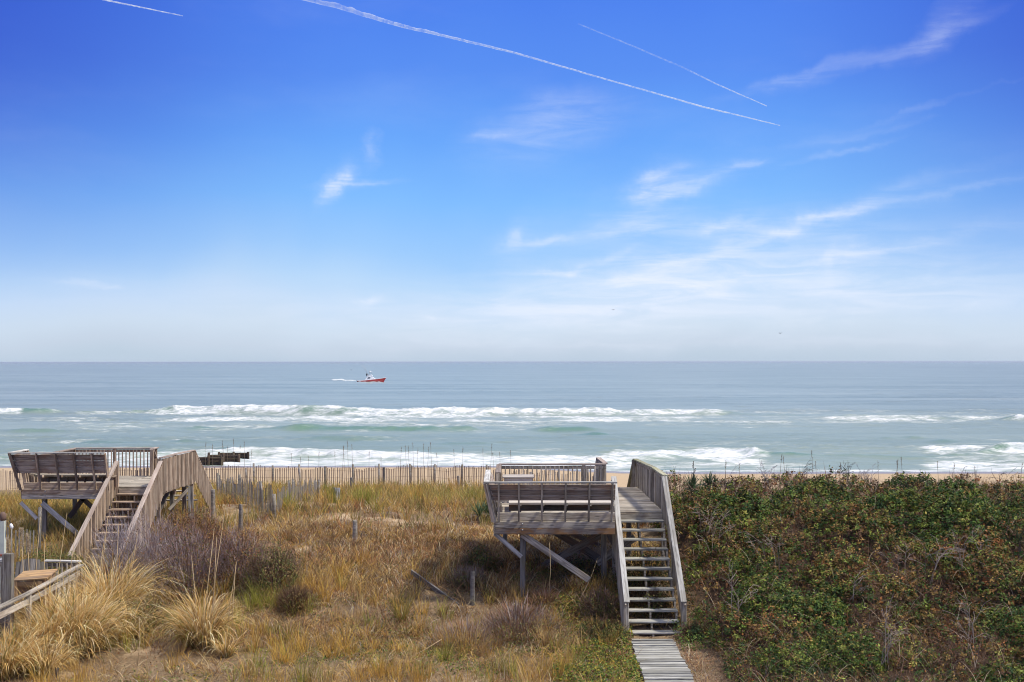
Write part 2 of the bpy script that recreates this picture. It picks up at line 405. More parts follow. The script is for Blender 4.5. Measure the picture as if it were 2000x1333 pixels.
ff = n.m('MULTIPLY', ff, n.fac(fo, 0.01, 0.12))
c2 = n.mix(ff, c, n.mix(n.fac(w2, 0.35, 0.6), (0.40, 0.46, 0.44), (0.74, 0.745, 0.73)))  # foam tone varied by noise to imitate shading of its relief
b = n.n('ShaderNodeBump', {'Strength': n.m('ADD', 0.04, n.m('MULTIPLY', n.m('SUBTRACT', 1.0, n.fac(ypos, 110.0, 420.0)), 0.5)), 'Distance': 0.3, 'Height': n.m('ADD', w2, n.m('MULTIPLY', w3, 0.2))})
p = n.n('ShaderNodeBsdfPrincipled', {'Base Color': c2, 'Roughness': n.m('ADD', 0.3, n.m('MULTIPLY', ff, 0.7)), 'IOR': 1.33, 'Specular IOR Level': 0.24, 'Normal': b.outputs[0]})
out(n, p.outputs[0]); M_SEA = m

m, n = newmat('contrail_ice')
a = n.n('ShaderNodeAttribute', attribute_name='dens').outputs['Fac']
geo = n.n('ShaderNodeNewGeometry').outputs['Position']
nz = n.noise(geo, 0.006, 4, 0.7)
al = n.m('MULTIPLY', a, n.m('ADD', 0.35, n.m('MULTIPLY', n.fac(nz, 0.38, 0.62), 0.8)), clamp=True)
dd = n.n('ShaderNodeBsdfDiffuse', {'Color': (0.95, 0.95, 0.95, 1)}); tt = n.n('ShaderNodeBsdfTranslucent', {'Color': (0.95, 0.95, 0.95, 1)})
mx = n.n('ShaderNodeMixShader', {0: 0.5, 1: dd.outputs[0], 2: tt.outputs[0]})
tr = n.n('ShaderNodeBsdfTransparent')
out(n, n.n('ShaderNodeMixShader', {0: al, 1: tr.outputs[0], 2: mx.outputs[0]}).outputs[0]); M_TRAIL = m

# ------------------------------------------------------------------ terrain mesh
def axis(lo, hi, step, glo, ghi, g=1.25, cap=20):
    mid = list(np.arange(lo, hi+1e-6, step)); a = []; d = step; x = lo
    while x > glo: d = min(d*g, cap); x -= d; a.append(x)
    b = []; d = step; x = mid[-1]
    while x < ghi: d = min(d*g, cap); x += d; b.append(x)
    return np.array(a[::-1]+mid+b)
gx = axis(-17, 17, 0.15, -320, 320); gy1 = axis(17, 46, 0.15, -60, 46.1, 1.25, 8); gy = np.concatenate([gy1, np.arange(gy1[-1]+.5, 150, 0.7), [170, 220, 300, 400]])
GX, GY = np.meshgrid(gx, gy)
GZ = ground(GX, GY)
sandv = ss(GY+3*fbm(GX, GY, 0.3, 2), 55, 66)*1.0
patch = fbm(GX+7, GY-3, 0.33, 3)
sandv = np.maximum(sandv, 0.52*ss(patch, 0.50, 0.68)*(1-ss(GX, 3.9, 4.4)))
# bare dirt in the left foreground, drift sand behind the crest and beside the path
def blob(X, Y, cx, cy, rx, ry): return np.exp(-(((X-cx)/rx)**2+((Y-cy)/ry)**2))
for (px, py, r1, r2, s) in [(300, 1265, 2.6, 1.0, .55), (120, 1320, 2.0, .8, .55), (757, 952, .8, 1.2, 1.0), (905, 950, 1.6, 3, .9), (1180, 1310, .9, 1.0, .6), (1300, 1262, .8, .5, .9),
                           (660, 1010, 1.2, 1.2, .6), (1150, 1075, 1.2, 1.8, .95), (720, 1300, 1.2, .6, .55)]:
    Yc = 30.0
    for _ in range(30): Yc = 0.5*Yc+0.5*(CZ-gz((px-1000)*Yc/F, Yc))*F/(py-HZ)
    Xc = (px-1000)*Yc/F
    sandv = np.maximum(sandv, s*blob(GX, GY, Xc, Yc, r1, r2))
# sand swept to both sides of the foot of the stairs
wet = ss(CZ-(GZ-0)*0-GZ, CZ-0.75, CZ-0.25)
dark_floor = ss(GX+.5*fbm(GX, GY, .8, 2), 4.1, 4.9)*(1-ss(GY, 37, 40))*ss(GY+1.2*fbm(GX, GY, .6, 2), 18, 20)  # ground colour set darker over the thicket area
nyy, nxx = GX.shape
idx = np.arange(nyy*nxx).reshape(nyy, nxx)
q = np.stack([idx[:-1, :-1].ravel(), idx[:-1, 1:].ravel(), idx[1:, 1:].ravel(), idx[1:, :-1].ravel()], 1)
me = np_mesh('dune_ground', np.stack([GX.ravel(), GY.ravel(), GZ.ravel()], 1), q, None, None, {'sand': sandv.ravel(), 'wet': wet.ravel(), 'dark_floor': dark_floor.ravel()}, True)
tag(mobj('dune_ground', me, M_GROUND), 'sandy dune ground with brown litter running down to the beach', None, None, 'structure')

# ------------------------------------------------------------------ sea mesh
rows = [104.0]
while rows[-1] < 90000:
    y = rows[-1]
    rows.append(y+(0.3 if y < 150 else 0.9 if y < 245 else 0.35 if y < 275 else max(1.6, (y/F*y/CZ)*0.45) if y < 2500 else y*0.12))
rows = np.array(rows)
us = np.concatenate([[-2.5, -1.8, -1.3, -1.0, -.85, -.75, -.68, -.62, -.58], np.linspace(-0.55, 0.55, 520), [.58, .62, .68, .75, .85, 1.0, 1.3, 1.8, 2.5]])
UU, YY = np.meshgrid(us, rows); XX = UU*YY
fade = 1-ss(YY, 900, 4000)
z = fade*(0.10*np.sin(2*np.pi*(YY+14*fbm(XX, YY, 0.008, 3))/19.0)*fbm(XX+99, YY, 0.02, 2)*2+0.42*(fbm(XX, YY*1.9, 0.16, 5, .6)-0.5)*(.5+ss(fbm(XX, YY, .03, 2), .35, .6)))
foam = np.zeros_like(z); green = np.zeros_like(z)
ppx = 1000+XX*F/YY
def sY(py): return CZ*F/(py-HZ)
def ridge(y_of_px, h_of_px, front, back):
    px = [p[0] for p in y_of_px]; Yc = np.interp(ppx, px, [sY(p[1]) for p in y_of_px])
    Yc = Yc+1.4*(fbm(XX, 0*XX, 0.12, 3)-0.5)*front
    h = np.interp(ppx, [p[0] for p in h_of_px], [p[1] for p in h_of_px])
    d = YY-Yc
    return Yc, d, h*np.where(d < 0, np.exp(-(d/front)**2), np.exp(-(d/back)**2))
# outer breaker
Yc1, d1, r1 = ridge([(-400, 808), (0, 808), (330, 806), (700, 810), (1000, 811), (1420, 810), (2000, 822), (2400, 820)],
    [(-400, .8), (0, .9), (45, .95), (95, .8), (130, .25), (300, .45), (340, 1.1), (650, 1.15), (700, .95), (1000, 1.0), (1190, 1.0), (1215, .5), (1240, .8), (1400, .7), (1450, .2), (1950, .2), (1990, .8), (2400, .8)], 2.3, 7)
z += r1*1.35*(.75+.5*fbm(XX, YY*.3, .12, 3))
cov = np.interp(ppx, [-100, 0, 35, 48, 95, 110, 300, 330, 340, 575, 590, 615, 650, 665, 690, 720, 1195, 1210, 1235, 1400, 1450, 1975, 1990, 2200],
                [1, 1, 1, .1, .1, .25, .1, .25, 1, 1, .3, .3, .95, .35, .4, .9, 1, .35, .95, .8, .2, .15, .9, 1])
foam = np.maximum(foam, cov*1.0*np.exp(-((d1+0.6)/2.9)**2)*1.15)
green = np.maximum(green, (1-cov)*np.clip(r1/0.9, 0, 1)*(d1 < .6)*np.exp(-((d1+1.2)/2.5)**2))
# wash behind the outer breaker
def wash(px0, px1, py0, py1, s, soft=40):
    Y0, Y1 = sY(py1), sY(py0)
    m = ss(ppx, px0-soft, px0+soft)*(1-ss(ppx, px1-soft, px1+soft))
    e = (Y1-Y0)*.3
    return s*m*ss(YY, Y0-e, Y0+e)*(1-ss(YY, Y1-e*.5, Y1+e*.5))
patches = fbm(XX, YY*1.6, 0.045, 4, .6)
mod = 0.45+1.1*ss(patches, 0.35, 0.68)
for w in [(-300, 300, 812, 823, .40), (280, 1250, 802, 828, .62), (100, 1100, 822, 842, .30), (1150, 1560, 804, 832, .50), (1000, 2100, 800, 834, .24), (1250, 1500, 820, 834, .65), (1400, 1620, 808, 822, .42), (1600, 2050, 813, 828, .50), (0, 300, 804, 812, .4), (1500, 1900, 800, 815, .2),
          (-300, 60, 846, 856, .25), (100, 200, 858, 868, .3), (1320, 1440, 876, 886, .35),
          (-300, 420, 888, 916, .5), (380, 960, 884, 916, .66), (900, 1260, 890, 925, .66), (1180, 1500, 880, 926, .98), (1380, 1580, 905, 928, .5),
          (1810, 2400, 872, 925, 1.0), (1850, 2400, 895, 925, .3), (0, 2000, 850, 900, .16), (1560, 1850, 916, 926, .35)]:
    foam = np.maximum(foam, wash(*w)*mod)
# inner breaker
Yc2, d2, r2 = ridge([(-400, 898), (0, 898), (480, 890), (560, 890), (700, 894), (900, 902), (1000, 906), (1200, 903), (1450, 889), (1560, 893), (1800, 895), (1960, 884), (2400, 882)],
    [(-400, .5), (350, .55), (440, .75), (480, .95), (560, 1.0), (880, .95), (930, .6), (980, .4), (1200, .45), (1350, .35), (1440, .3), (1475, .75), (1500, .4), (1545, .5), (1600, .15), (1900, .2), (1960, .9), (2400, 1.1)], 1.5, 4.5)
z += r2*1.2*(.7+.6*fbm(XX, YY*.3, .2, 3))
cov2 = np.interp(ppx, [-100, 300, 420, 470, 520, 862, 872, 908, 925, 950, 1000, 1190, 1420, 1462, 1500, 1530, 1560, 1600, 1830, 1950, 1965, 2200],
                 [.6, .6, .8, 1, 1, 1, .35, .3, .55, .6, .9, .8, .4, .15, .1, .2, .1, .0, .1, .3, .05, .0])
foam = np.maximum(foam, (.62+.6*ss(patches, .35, .6))*cov2*1.15*np.exp(-((d2+0.4)/2.0)**2))
green = np.maximum(green, (1-cov2)*np.clip(r2/0.55, 0, 1)*(d2 < .5)*np.exp(-((d2+.8)/1.8)**2))
# green backs of small swells between the breakers
for (px0, px1, py, h, s) in [(300, 620, 838, .45, .55), (560, 930, 840, .55, .7), (1050, 1160, 841, .5, .7), (1140, 1240, 851, .5, .7), (150, 420, 862, .3, .4), (1700, 1800, 858, .4, .55), (1820, 1860, 864, .35, .5), (20, 120, 842, .3, .4), (300, 480, 880, .4, .5), (860, 960, 868, .25, .25), (600, 760, 856, .3, .3)]:
    Yc = sY(py)+5*(fbm(XX+px0, 0*XX, 0.09, 3)-.5); d = YY-Yc
    m = ss(ppx, px0-30, px0+30)*(1-ss(ppx, px1-30, px1+30))*ss(fbm(XX+py, YY, .1, 3), .3, .55)
    rr = m*np.where(d < 0, np.exp(-(d/1.6)**2), np.exp(-(d/5)**2)); z += h*rr
    green = np.maximum(green, s*m*np.exp(-((d+1.0)/2.2)**2))
# long low slicks of darker water offshore
for (px0, px1, py, s) in [(-200, 480, 745, .25), (360, 620, 743, .35), (0, 200, 788, .3), (640, 700, 754, .2)]:
    Yc = sY(py); m = ss(ppx, px0-40, px0+40)*(1-ss(ppx, px1-40, px1+40))
    z += 0.5*m*np.exp(-((YY-Yc)/(Yc*.018))**2)*ss(fbm(XX, YY, .05, 2), .3, .6)
# wake of the boat
for (px0, px1, py, s, wd) in [(648, 674, 742.6, 1.9, 12), (668, 696, 743.8, 1.6, 10), (696, 748, 747.3, 1.2, 7)]:
    Yc = sY(py); m = ss(ppx, px0-4, px0+6)*(1-ss(ppx, px1-6, px1+4))
    foam = np.maximum(foam, s*m*np.exp(-((YY-Yc)/wd)**2)); z += 0.5*m*np.exp(-((YY-Yc)/wd)**2)*(s > .6)
z += np.clip(foam, 0, 1)*fade*(.9*(fbm(XX, YY*1.3, .55, 4, .6)-.5))
# foam line where the water meets the sand
gl = ground(XX, YY)
z = np.where(YY < 160, np.maximum(z*ss(-(gl), -0.2, 1.2), -5), z)+0.0
z = np.where(YY < 160, z*ss(-gl, -0.6, .6)+0.02, z)
depth = z-gl
foam = np.where(YY < 150, np.maximum(foam, 0.95*np.exp(-((depth-0.06)/0.10)**2)*ss(fbm(XX, YY, .2, 3), .1, .45)), foam)
nyy, nxx = XX.shape
idx = np.arange(nyy*nxx).reshape(nyy, nxx)
q = np.stack([idx[:-1, :-1].ravel(), idx[:-1, 1:].ravel(), idx[1:, 1:].ravel(), idx[1:, :-1].ravel()], 1)
me = np_mesh('sea', np.stack([XX.ravel(), YY.ravel(), z.ravel()], 1), q, None, None, {'foam': np.clip(foam, 0, 1.9).ravel(), 'green': np.clip(green, 0, 1).ravel()}, True)
tag(mobj('sea', me, M_SEA), 'grey green sea with two lines of white breakers', None, None, 'structure')

# ------------------------------------------------------------------ contrails
def contrail(pts, lab, alt=9000.0):
    vs = []; fs = []; dens = []; k = 10; P = []
    t = np.linspace(0, 1, 160); ii = np.linspace(0, len(pts)-1, 160)
    px = np.interp(ii, range(len(pts)), [p[0] for p in pts]); py = np.interp(ii, range(len(pts)), [p[1] for p in pts])
    w = np.interp(ii, range(len(pts)), [p[2] for p in pts]); de = np.interp(ii, range(len(pts)), [p[3] for p in pts])
    wob = fbm(t*60, t*0, 1.0, 3)-0.5
    for i in range(160):
        Y = alt*F/(HZ-py[i]); c = PX(px[i], py[i], Y); r = w[i]*Y/F/2*(1+0.5*wob[i]*(w[i] > 5))
        c.z += wob[i]*r*0.8
        for j in range(k):
            a = 2*math.pi*j/k; vs.append((c.x, c.y+math.cos(a)*r, c.z+math.sin(a)*r)); dens.append(de[i])
    for i in range(159):
        for j in range(k): fs.append((i*k+j, i*k+(j+1) % k, (i+1)*k+(j+1) % k, (i+1)*k+j))
    me = np_mesh('contrail', np.array(vs), np.array(fs), None, None, {'dens': dens}, True)
    return tag(mobj('contrail', me, M_TRAIL), lab, 'contrail', 'aircraft contrails in the sky')
contrail([(560, -12, 10, .17), (660, 12, 10, .19), (720, 31, 9, .24), (790, 52, 7, .27), (860, 68, 5.5, .30), (1000, 102, 3.8, .36), (1200, 160, 2.8, .38), (1380, 211, 3, .5), (1524, 246, 1.6, .42)], 'longest white contrail crossing the sky from top centre, broad and crumbly at its upper end')
contrail([(170, -8, 3.2, .5), (208, 0, 3.0, .55), (358, 31, 1.6, .55)], 'short crisp white contrail alone near the top left corner of the sky')
contrail([(1130, 47, 2.2, .12), (1240, 92, 2.8, .14), (1340, 135, 3.0, .12), (1400, 165, 2.6, .3), (1498, 208, 1.7, .42)], 'thin faint contrail above and right of the longest one')

# ------------------------------------------------------------------ boat
def build_boat():
    Y = 618.0; cx = (724.5-1000)*Y/F
    root = thing('fishing_boat', (cx, Y, 0), 'red hulled sport fishing boat with white cabin out at sea', 'boat')
    L = 14.6
    def P(x, y, z): return Vector((cx+x, Y+y, z))
    # hull loft: stations from stern to bow
    vs = []; fs = []; st = [0, .12, .3, .48, .64, .78, .9, 1.0]
    beam = [1.85, 2.0, 2.15, 2.2, 2.05, 1.6, .85, .04]; sheer = [1.0, 1.0, 1.15, 1.5, 1.75, 2.0, 2.3, 2.65]; ch = [.35, .3, .3, .35, .5, .75, 1.15, 2.3]
    for s, b, h, c in zip(st, beam, sheer, ch):
        x = (s-.5)*L
        prof_ = [(-b, h), (-b*.93, h*.55+.1), (-b*.8, c), (0, -.7+max(0, s-.75)*3.0 if s > .75 else -.7), (b*.8, c), (b*.93, h*.55+.1), (b, h)]
        for (yy, zz) in prof_: vs.append(P(x+(zz-1)*.55*s, yy, zz))
    k = 7
    for i in range(len(st)-1):
        for j in range(k-1): fs.append((i*k+j, (i+1)*k+j, (i+1)*k+j+1, i*k+j+1))
    fs.append(tuple(range(k)))
    hull = pyobj('hull', vs, fs, M_RED, root)
    # deck and white sheer line
    vs2 = []; fs2 = []
    for s, b, h in zip(st, beam, sheer):
        x = (s-.5)*L; xx = x+(h-1)*.55*s
        vs2 += [P(xx, -b-.03, h-.06), P(xx, -b+.02, h+.06), P(xx, b-.02, h+.06), P(xx, b+.03, h-.06)]
    for i in range(len(st)-1):
        for j in range(3): fs2.append((i*4+j, (i+1)*4+j, (i+1)*4+j+1, i*4+j+1))
    pyobj('deck', vs2, fs2, M_WHITE, root)
    def prism(name, sec, yb, yt, mat, par=root):
        n_ = len(sec); v = [P(x, -(yb if z < 2.2 else yt), z) for x, z in sec]+[P(x, (yb if z < 2.2 else yt), z) for x, z in sec]
        f = [tuple(range(n_))[::-1], tuple(range(n_, 2*n_))]+[(i, (i+1) % n_, n_+(i+1) % n_, n_+i) for i in range(n_)]
        return pyobj(name, v, f, mat, par)
    cab = prism('cabin', [(-3.1, 1.1), (-2.6, 2.0), (-1.9, 2.9), (-1.7, 3.25), (.2, 3.35), (2.3, 1.95), (3.4, 1.7), (3.5, 1.4)], 1.7, 1.35, M_WHITE)
    for sgn in (-1, 1):
        v = [P(x, sgn*(1.73 if z < 2.2 else 1.42), z) for x, z in [(-1.75, 2.05), (-1.2, 2.75), (.35, 2.85), (1.0, 2.2)]]
        v2 = [p+Vector((0, sgn*.04, 0)) for p in v]
        pyobj('cabin_window', v+v2, [(0, 1, 2, 3), (7, 6, 5, 4), (0, 4, 5, 1), (1, 5, 6, 2), (2, 6, 7, 3), (3, 7, 4, 0)], M_GLASS, cab)
    fb = prism('flybridge', [(-1.9, 3.25), (-2.0, 3.7), (-1.2, 3.9), (.1, 4.15), (.45, 4.0), (1.0, 3.3)], 1.35, 1.25, M_WHITE)
    for sx_ in (-1.2, .1):
        for sy_ in (-1.1, 1.1): tube('tower_leg', [P(sx_, sy_, 3.8), P(sx_*.6, sy_*.8, 5.6)], [.06, .05], M_METAL, root)
    prism('hardtop', [(-1.2, 5.55), (-1.1, 5.72), (.5, 5.72), (.7, 5.55)], 1.1, 1.1, M_WHITE)
    tube('radar_dome', [P(-.4, 0, 5.72), P(-.4, 0, 5.8), P(-.4, 0, 6.05), P(-.4, 0, 6.12)], [.3, .38, .36, .15], M_WHITE, root, 10)
    for sgn in (-1, 1): tube('outrigger', [P(-1.2, sgn*1.5, 3.4), P(-3.3, sgn*2.0, 7.4), P(-5.6, sgn*2.3, 11.0)], [.06, .045, .02], M_METAL, root)
    tube('antenna', [P(-.9, .6, 5.7), P(-1.4, .7, 9.2)], [.03, .015], M_WHITE, root)
    v = [P(x, y, z) for x in (-2.35, -1.75) for y in (-.9, .9) for z in (3.3, 4.75)]
    pyobj('bridge_canvas', [p+Vector((-.25*(p.z > 4), 0, 0)) for p in v], BOXF, M_BLACK, root)
    v = [P(x, y, z) for x in (-7.4, -6.3) for y in (-1.7, 1.7) for z in (.45, 1.02)]
    pyobj('swim_platform', v, BOXF, M_BLACK, root)
build_boat()

# ------------------------------------------------------------------ birds
def bird(px, py, Y, s, lab, flap):
    c = PX(px, py, Y); root = thing('gull', c, lab, 'bird')
    vs, fs = tube_arrays([c+Vector((-.32*s, 0, 0)), c+Vector((-.15*s, 0, .02*s)), c+Vector((.05*s, 0, .03*s)), c+Vector((.2*s, 0, .05*s)), c+Vector((.33*s, 0, .03*s))], [.02*s, .07*s, .09*s, .06*s, .015*s], 6)
    pyobj('body', vs, fs, M_BIRD, root, True)
    for sg in (-1, 1):
        v = [c+Vector((a*s, sg*b*s, h*s)) for a, b, h in [(.1, .05, .04), (-.1, .05, .04), (-.12, .35, .16*flap), (.08, .35, .17*flap), (-.15, .75, .05*flap), (-.05, .72, .06*flap)]]
        R = Matrix.Rotation(D(60), 4, 'Z'); v = [c+(R @ (p-c)) for p in v]
        v2 = [p+Vector((0, 0, -.02*s)) for p in v]
        pyobj('wing', v+v2, [(0, 1, 2, 3), (3, 2, 4, 5), (9, 8, 7, 6), (11, 10, 8, 9), (0, 3, 9, 6), (3, 5, 11, 9), (1, 7, 8, 2), (2, 8, 10, 4), (4, 10, 11, 5), (0, 6, 7, 1)], M_BIRD, root)
bird(1198, 606, 420, 1.0, 'dark gull gliding in the pale sky above the railed platform', 1.6)
bird(1524, 652, 380, 1.0, 'dark gull flying low in the sky over the right side sea', 1.8)
bird(686, 723, 500, .9, 'small dark gull skimming the sea behind the red boat', 1.2)

# ------------------------------------------------------------------ dune walkovers
def railing(root, pts, wood_m, cap_m, base, spacing, bw, posts, capw=.14, bt=.035, sub=True, side=(0, 0, 0), name='railing', post_name='railing_post'):
    """pts: cap line; base(t) gives the foot height below each cap point; balusters follow"""
    pts = [Vector(p) for p in pts]; cap0 = None
    side = Vector(side)
    for i in range(len(pts)-1):
        c = board(name, pts[i], pts[i+1], capw, .038, cap_m, root)
        if cap0 is None: cap0 = c
        if sub:
            board('top_rail', pts[i]+side-Vector((0, 0, .085)), pts[i+1]+side-Vector((0, 0, .085)), .035, .09, wood_m, c)
        L = (pts[i+1]-pts[i]).length; n_ = max(1, int(round((Vector((pts[i+1].x-pts[i].x, pts[i+1].y-pts[i].y, 0))).length/spacing)))
        for k in range(n_):
            t = (k+.5)/n_; p = pts[i].lerp(pts[i+1], t)+side*1.9; b = base(p)
            if p.z-.03-b < .1: continue
            d = (pts[i+1]-pts[i]); nrm = Vector((-d.y, d.x, 0))
            board('baluster', (p.x, p.y, b+random.uniform(-.02, .02)), (p.x, p.y, p.z-.04), bw, bt, wood_m, c, up=nrm, jit=.006)
    for (x, y, zt, zb) in posts:
        board(post_name, (x, y, zb), (x, y, zt), .09, .09, wood_m, root, up=(0, 1, 0))
def stringer(root, X, Y0, z0, n_, run, rise, mat):
    vs = []; up = []; lo = []
    for k in range(n_+1):
        y = Y0-run*k; zz = z0-rise*k-.045
        if k: up += [(y+run, zz), (y, zz)]
    seq = [(Y0, z0-.05)]+up+[(Y0-run*n_, z0-rise*n_-.22), (Y0, z0-.42)]
    n2 = len(seq)
    vs = [(X-.02, y, zz) for y, zz in seq]+[(X+.02, y, zz) for y, zz in seq]
    fs = [tuple(range(n2)), tuple(range(n2, 2*n2))[::-1]]+[(i, n2+i, n2+(i+1) % n2, (i+1) % n2) for i in range(n2)]
    return pyobj('stringer', vs, fs, mat, root)

def walkover(cfg):
    zd, Yt = cfg['zd'], cfg['Yt']; xl, xr = cfg['xl'], cfg['xr']; px0, px1 = cfg['px0'], cfg['px1']; yf, yb, yw = cfg['yf'], cfg['yb'], cfg['yw']
    W, C, DK, DKB = cfg['wood'], cfg['cap'], cfg['dark'], cfg['deck']
    root = thing('dune_walkover', ((xl+px0)/2, yf, gz(px0, yf)), cfg['label'], 'walkover', 'wooden dune walkovers')
    root['group'] = 'wooden dune walkovers'
    # platform decking
    y = yf+.07
    while y < yb: board('deck_board', (px0, y, zd-.018), (px1, y, zd-.018), .135, .036, DKB, root, jit=.006); y += .148
    y = Yt+.07; k = 0
    while y < yw:
        board('deck_board', (px1+.012, y, zd-.012), (xr-.045, y, zd-.012), .135, .036, DKB, root, jit=.009); y += .145; k += 1
    # joists, beams
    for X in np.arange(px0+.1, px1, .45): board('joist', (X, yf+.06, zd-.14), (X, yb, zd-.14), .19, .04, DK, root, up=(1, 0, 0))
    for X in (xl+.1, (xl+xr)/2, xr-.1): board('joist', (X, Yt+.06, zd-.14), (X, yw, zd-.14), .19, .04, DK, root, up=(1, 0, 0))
    # fascia of two boards, front and sides
    fh = cfg['fh']
    board('fascia_board', (px0-.02, yf-.02, zd-.02-fh*.27), (px1, yf-.02, zd-.02-fh*.27), fh*.54, .04, W, root, up=(0, 1, 0))
    board('fascia_board', (px0-.02, yf-.024, zd-.025-fh*.79), (px1, yf-.024, zd-.025-fh*.79), fh*.5, .04, cfg['fasc2'], root, up=(0, 1, 0))
    board('fascia_board', (px0-.042, yf, zd-.02-fh/2), (px0-.042, yb, zd-.02-fh/2), fh, .04, W, root, up=(1, 0, 0))
    board('fascia_board', (px0, yb+.03, zd-.02-fh/2), (px1, yb+.03, zd-.02-fh/2), fh, .04, W, root, up=(0, 1, 0))
    board('fascia_board', (xr-.02, Yt, zd-.14), (xr-.02, yw, zd-.14), .24, .04, W, root, up=(1, 0, 0))
    for bx, bz in cfg['bolts']:
        tube('bolt', [(bx, yf-.045, bz), (bx, yf-.075, bz)], [.022, .018], M_METAL, root, 8)
    # benches with outward leaning backs
    bh = cfg['bh']; g0 = cfg['gap']; lean = .36; bench = None
    def back(t, h, side):   # point on the leaning back plane, t along, h height above deck
        o = lean*(h/bh)
        return Vector((t, yf-.06-o, zd+h)) if side == 'f' else Vector((px0-.06-o*.5, t, zd+h))
    nb = 3; ylb = cfg['ylb']
    corner = lambda h: Vector((px0-.06-lean*.5*h/bh, yf-.06-lean*h/bh, zd+h))
    bench = board('bench_cap', corner(bh)+Vector((-.03, .02, .02)), back(px1, bh, 'f')+Vector((.02, .02, .02)), .14, .038, cfg['benchcap'], root)
    board('bench_cap', corner(bh)+Vector((.02, .06, .022)), back(ylb, bh, 'l')+Vector((0, 0, .022)), .14, .038, cfg['benchcap'], root)
    for X in cfg['ribs']:
        board('bench_rib', back(X, .0, 'f')+Vector((0, -.0, -.0)), back(X, bh-.003, 'f'), .11, .042, W, bench, up=(1, 0, 0))
    board('bench_rib', corner(-.02), corner(bh-.003), .12, .06, W, bench, up=(1, 1, 0))
    for Yr in np.linspace(yf+.35, ylb, 4): board('bench_rib', back(Yr, 0, 'l'), back(Yr, bh-.003, 'l'), .11, .042, W, bench, up=(0, 1, 0))
    hw = (bh-.03-g0)/nb
    for i in range(nb):
        h = g0+hw*(i+.5); u = Vector((0, bh, -lean)).normalized()*-1
        off = Vector((0, .085, 0)); lc = corner(h)+off
        board('backrest_board', lc, back(px1-.01, h, 'f')+off, hw-.003, .03, W_BACK, bench, up=(0, bh, lean))
        off = Vector((.085, 0, 0))
        board('backrest_board', corner(h)+off+Vector((0, .05, 0)), back(ylb, h, 'l')+off, hw-.003, .03, W_BACK, bench, up=(bh, 0, lean))
    # low kick board, seat, apron, brackets
    board('kick_board', (px0+.02, yf+.02, zd+.10), (px1, yf+.02, zd+.10), .19, .03, W, bench, up=(0, 1, 0))
    sh = cfg['seat']
    for k in range(3):
        board('seat_board', (px0+.30, yf+.10+.145*k, zd+sh), (px1-.07, yf+.10+.145*k, zd+sh), .135, .05, cfg['seatm'], bench, jit=.004)
        board('seat_board', (px0+.05+.145*k, yf+.55, zd+sh), (px0+.05+.145*k, ylb, zd+sh), .135, .05, cfg['seatm'], bench, jit=.004)
    board('seat_apron', (px0+.3, yf+.46, zd+sh-.13), (px1-.06, yf+.46, zd+sh-.13), .19, .035, DK, bench, up=(0, 1, 0))
    board('seat_apron', (px0+.46, yf+.5, zd+sh-.13), (px0+.46, ylb, zd+sh-.13), .19, .035, DK, bench, up=(1, 0, 0))
    for X in cfg['ribs']:
        board('seat_bracket', (X+.045, yf-.12, zd+sh+.0), (X+.045, yf+.45, zd+sh-.055), .075, .038, W, bench, up=(1, 0, 0))
        board('seat_leg', (X+.045, yf+.42, zd), (X+.045, yf+.42, zd+sh-.03), .08, .04, DK, bench, up=(1, 0, 0))
    # back railing and the left side railing behind the bench
    rz = zd+cfg['rh']
    bf = lambda p: zd-.12
    railing(root, [(px0, yb, rz), (cfg['rb'], yb, rz)], W, cfg['railcap'], bf, cfg['sp'], .035,
            [(x, yb, rz-.02, zd-.25) for x in cfg['bposts']], side=(0, -.03, 0))
    railing(root, [(px0+.01, ylb+.15, rz-.01), (px0+.01, yb-.05, rz-.01)], W, cfg['railcap'], bf, cfg['sp'], .035, [(px0, ylb+.15, rz-.03, zd-.25)], side=(-.03, 0, 0))
    # left side rail of the walkway beyond the platform
    railing(root, [(cfg['rb']-.02, yb+.05, rz+.02), (cfg['rb']-.06, yw, rz+.0)], W, cfg['railcap'], bf, .13, .09, [(cfg['rb']-.05, yw, rz-.02, zd-.4)], side=(-.03, 0, 0))
    # right walkway rail, level then down to the beach
    rr = cfg['rr']
    railing(root, rr, W, cfg['mosscap'], lambda p: zd-cfg['rrdrop'], .118, .078, [(rr[0][0]-.06, rr[0][1]+.02, rr[0][2]-.02, gz(rr[0][0], rr[0][1])-.2), (rr[1][0]-.06, rr[1][1], rr[1][2]-.02, zd-.4), (rr[-1][0]-.05, rr[-1][1], rr[-1][2]-.02, gz(rr[-1][0], rr[-1][1])-.2)], side=(.03, 0, 0))
    e = cfg['exit']
    sl = (e[2]-rr[-1][2])/(e[1]-rr[-1][1])
    railing(root, [rr[-1], e], W, cfg['mosscap'], lambda p: max(p.z-1.0, gz(p.x, p.y)-.1), .118, .078, [(e[0]-.05, e[1], e[2], gz(e[0], e[1])-.2)], side=(.03, 0, 0))
    railing(root, [(cfg['rb']-.06, yw, rz), (cfg['rb']-.1, e[1], e[2])], W, cfg['railcap'], lambda p: p.z-.85, .118, .08, [], side=(-.03, 0, 0))
    for k in range(1, 6):
        board('stair_tread', (cfg['rb']+.05, yw+.27*k-.1, zd-.19*k), (xr-.08, yw+.27*k-.1, zd-.19*k), .25, .04, DKB, root)
    for k in range(int((yw-Yt)/.16)):
        board('shade_board', (xl+.02, Yt+.1+.16*k, zd-.95), (xl+.02, Yt+.1+.16*k, zd-.05), .13, .025, DK, root, up=(1, 0, 0))  # dark boards added to stand in for the shade under the walkway
    # stairs down towards the viewer
    n_, run, rise = cfg['n'], cfg['run'], cfg['rise']
    board('riser_board', (xl+.07, Yt-.005, zd-.135), (xr-.05, Yt-.005, zd-.135), .19, .036, DKB, root, up=(0, 1, 0))
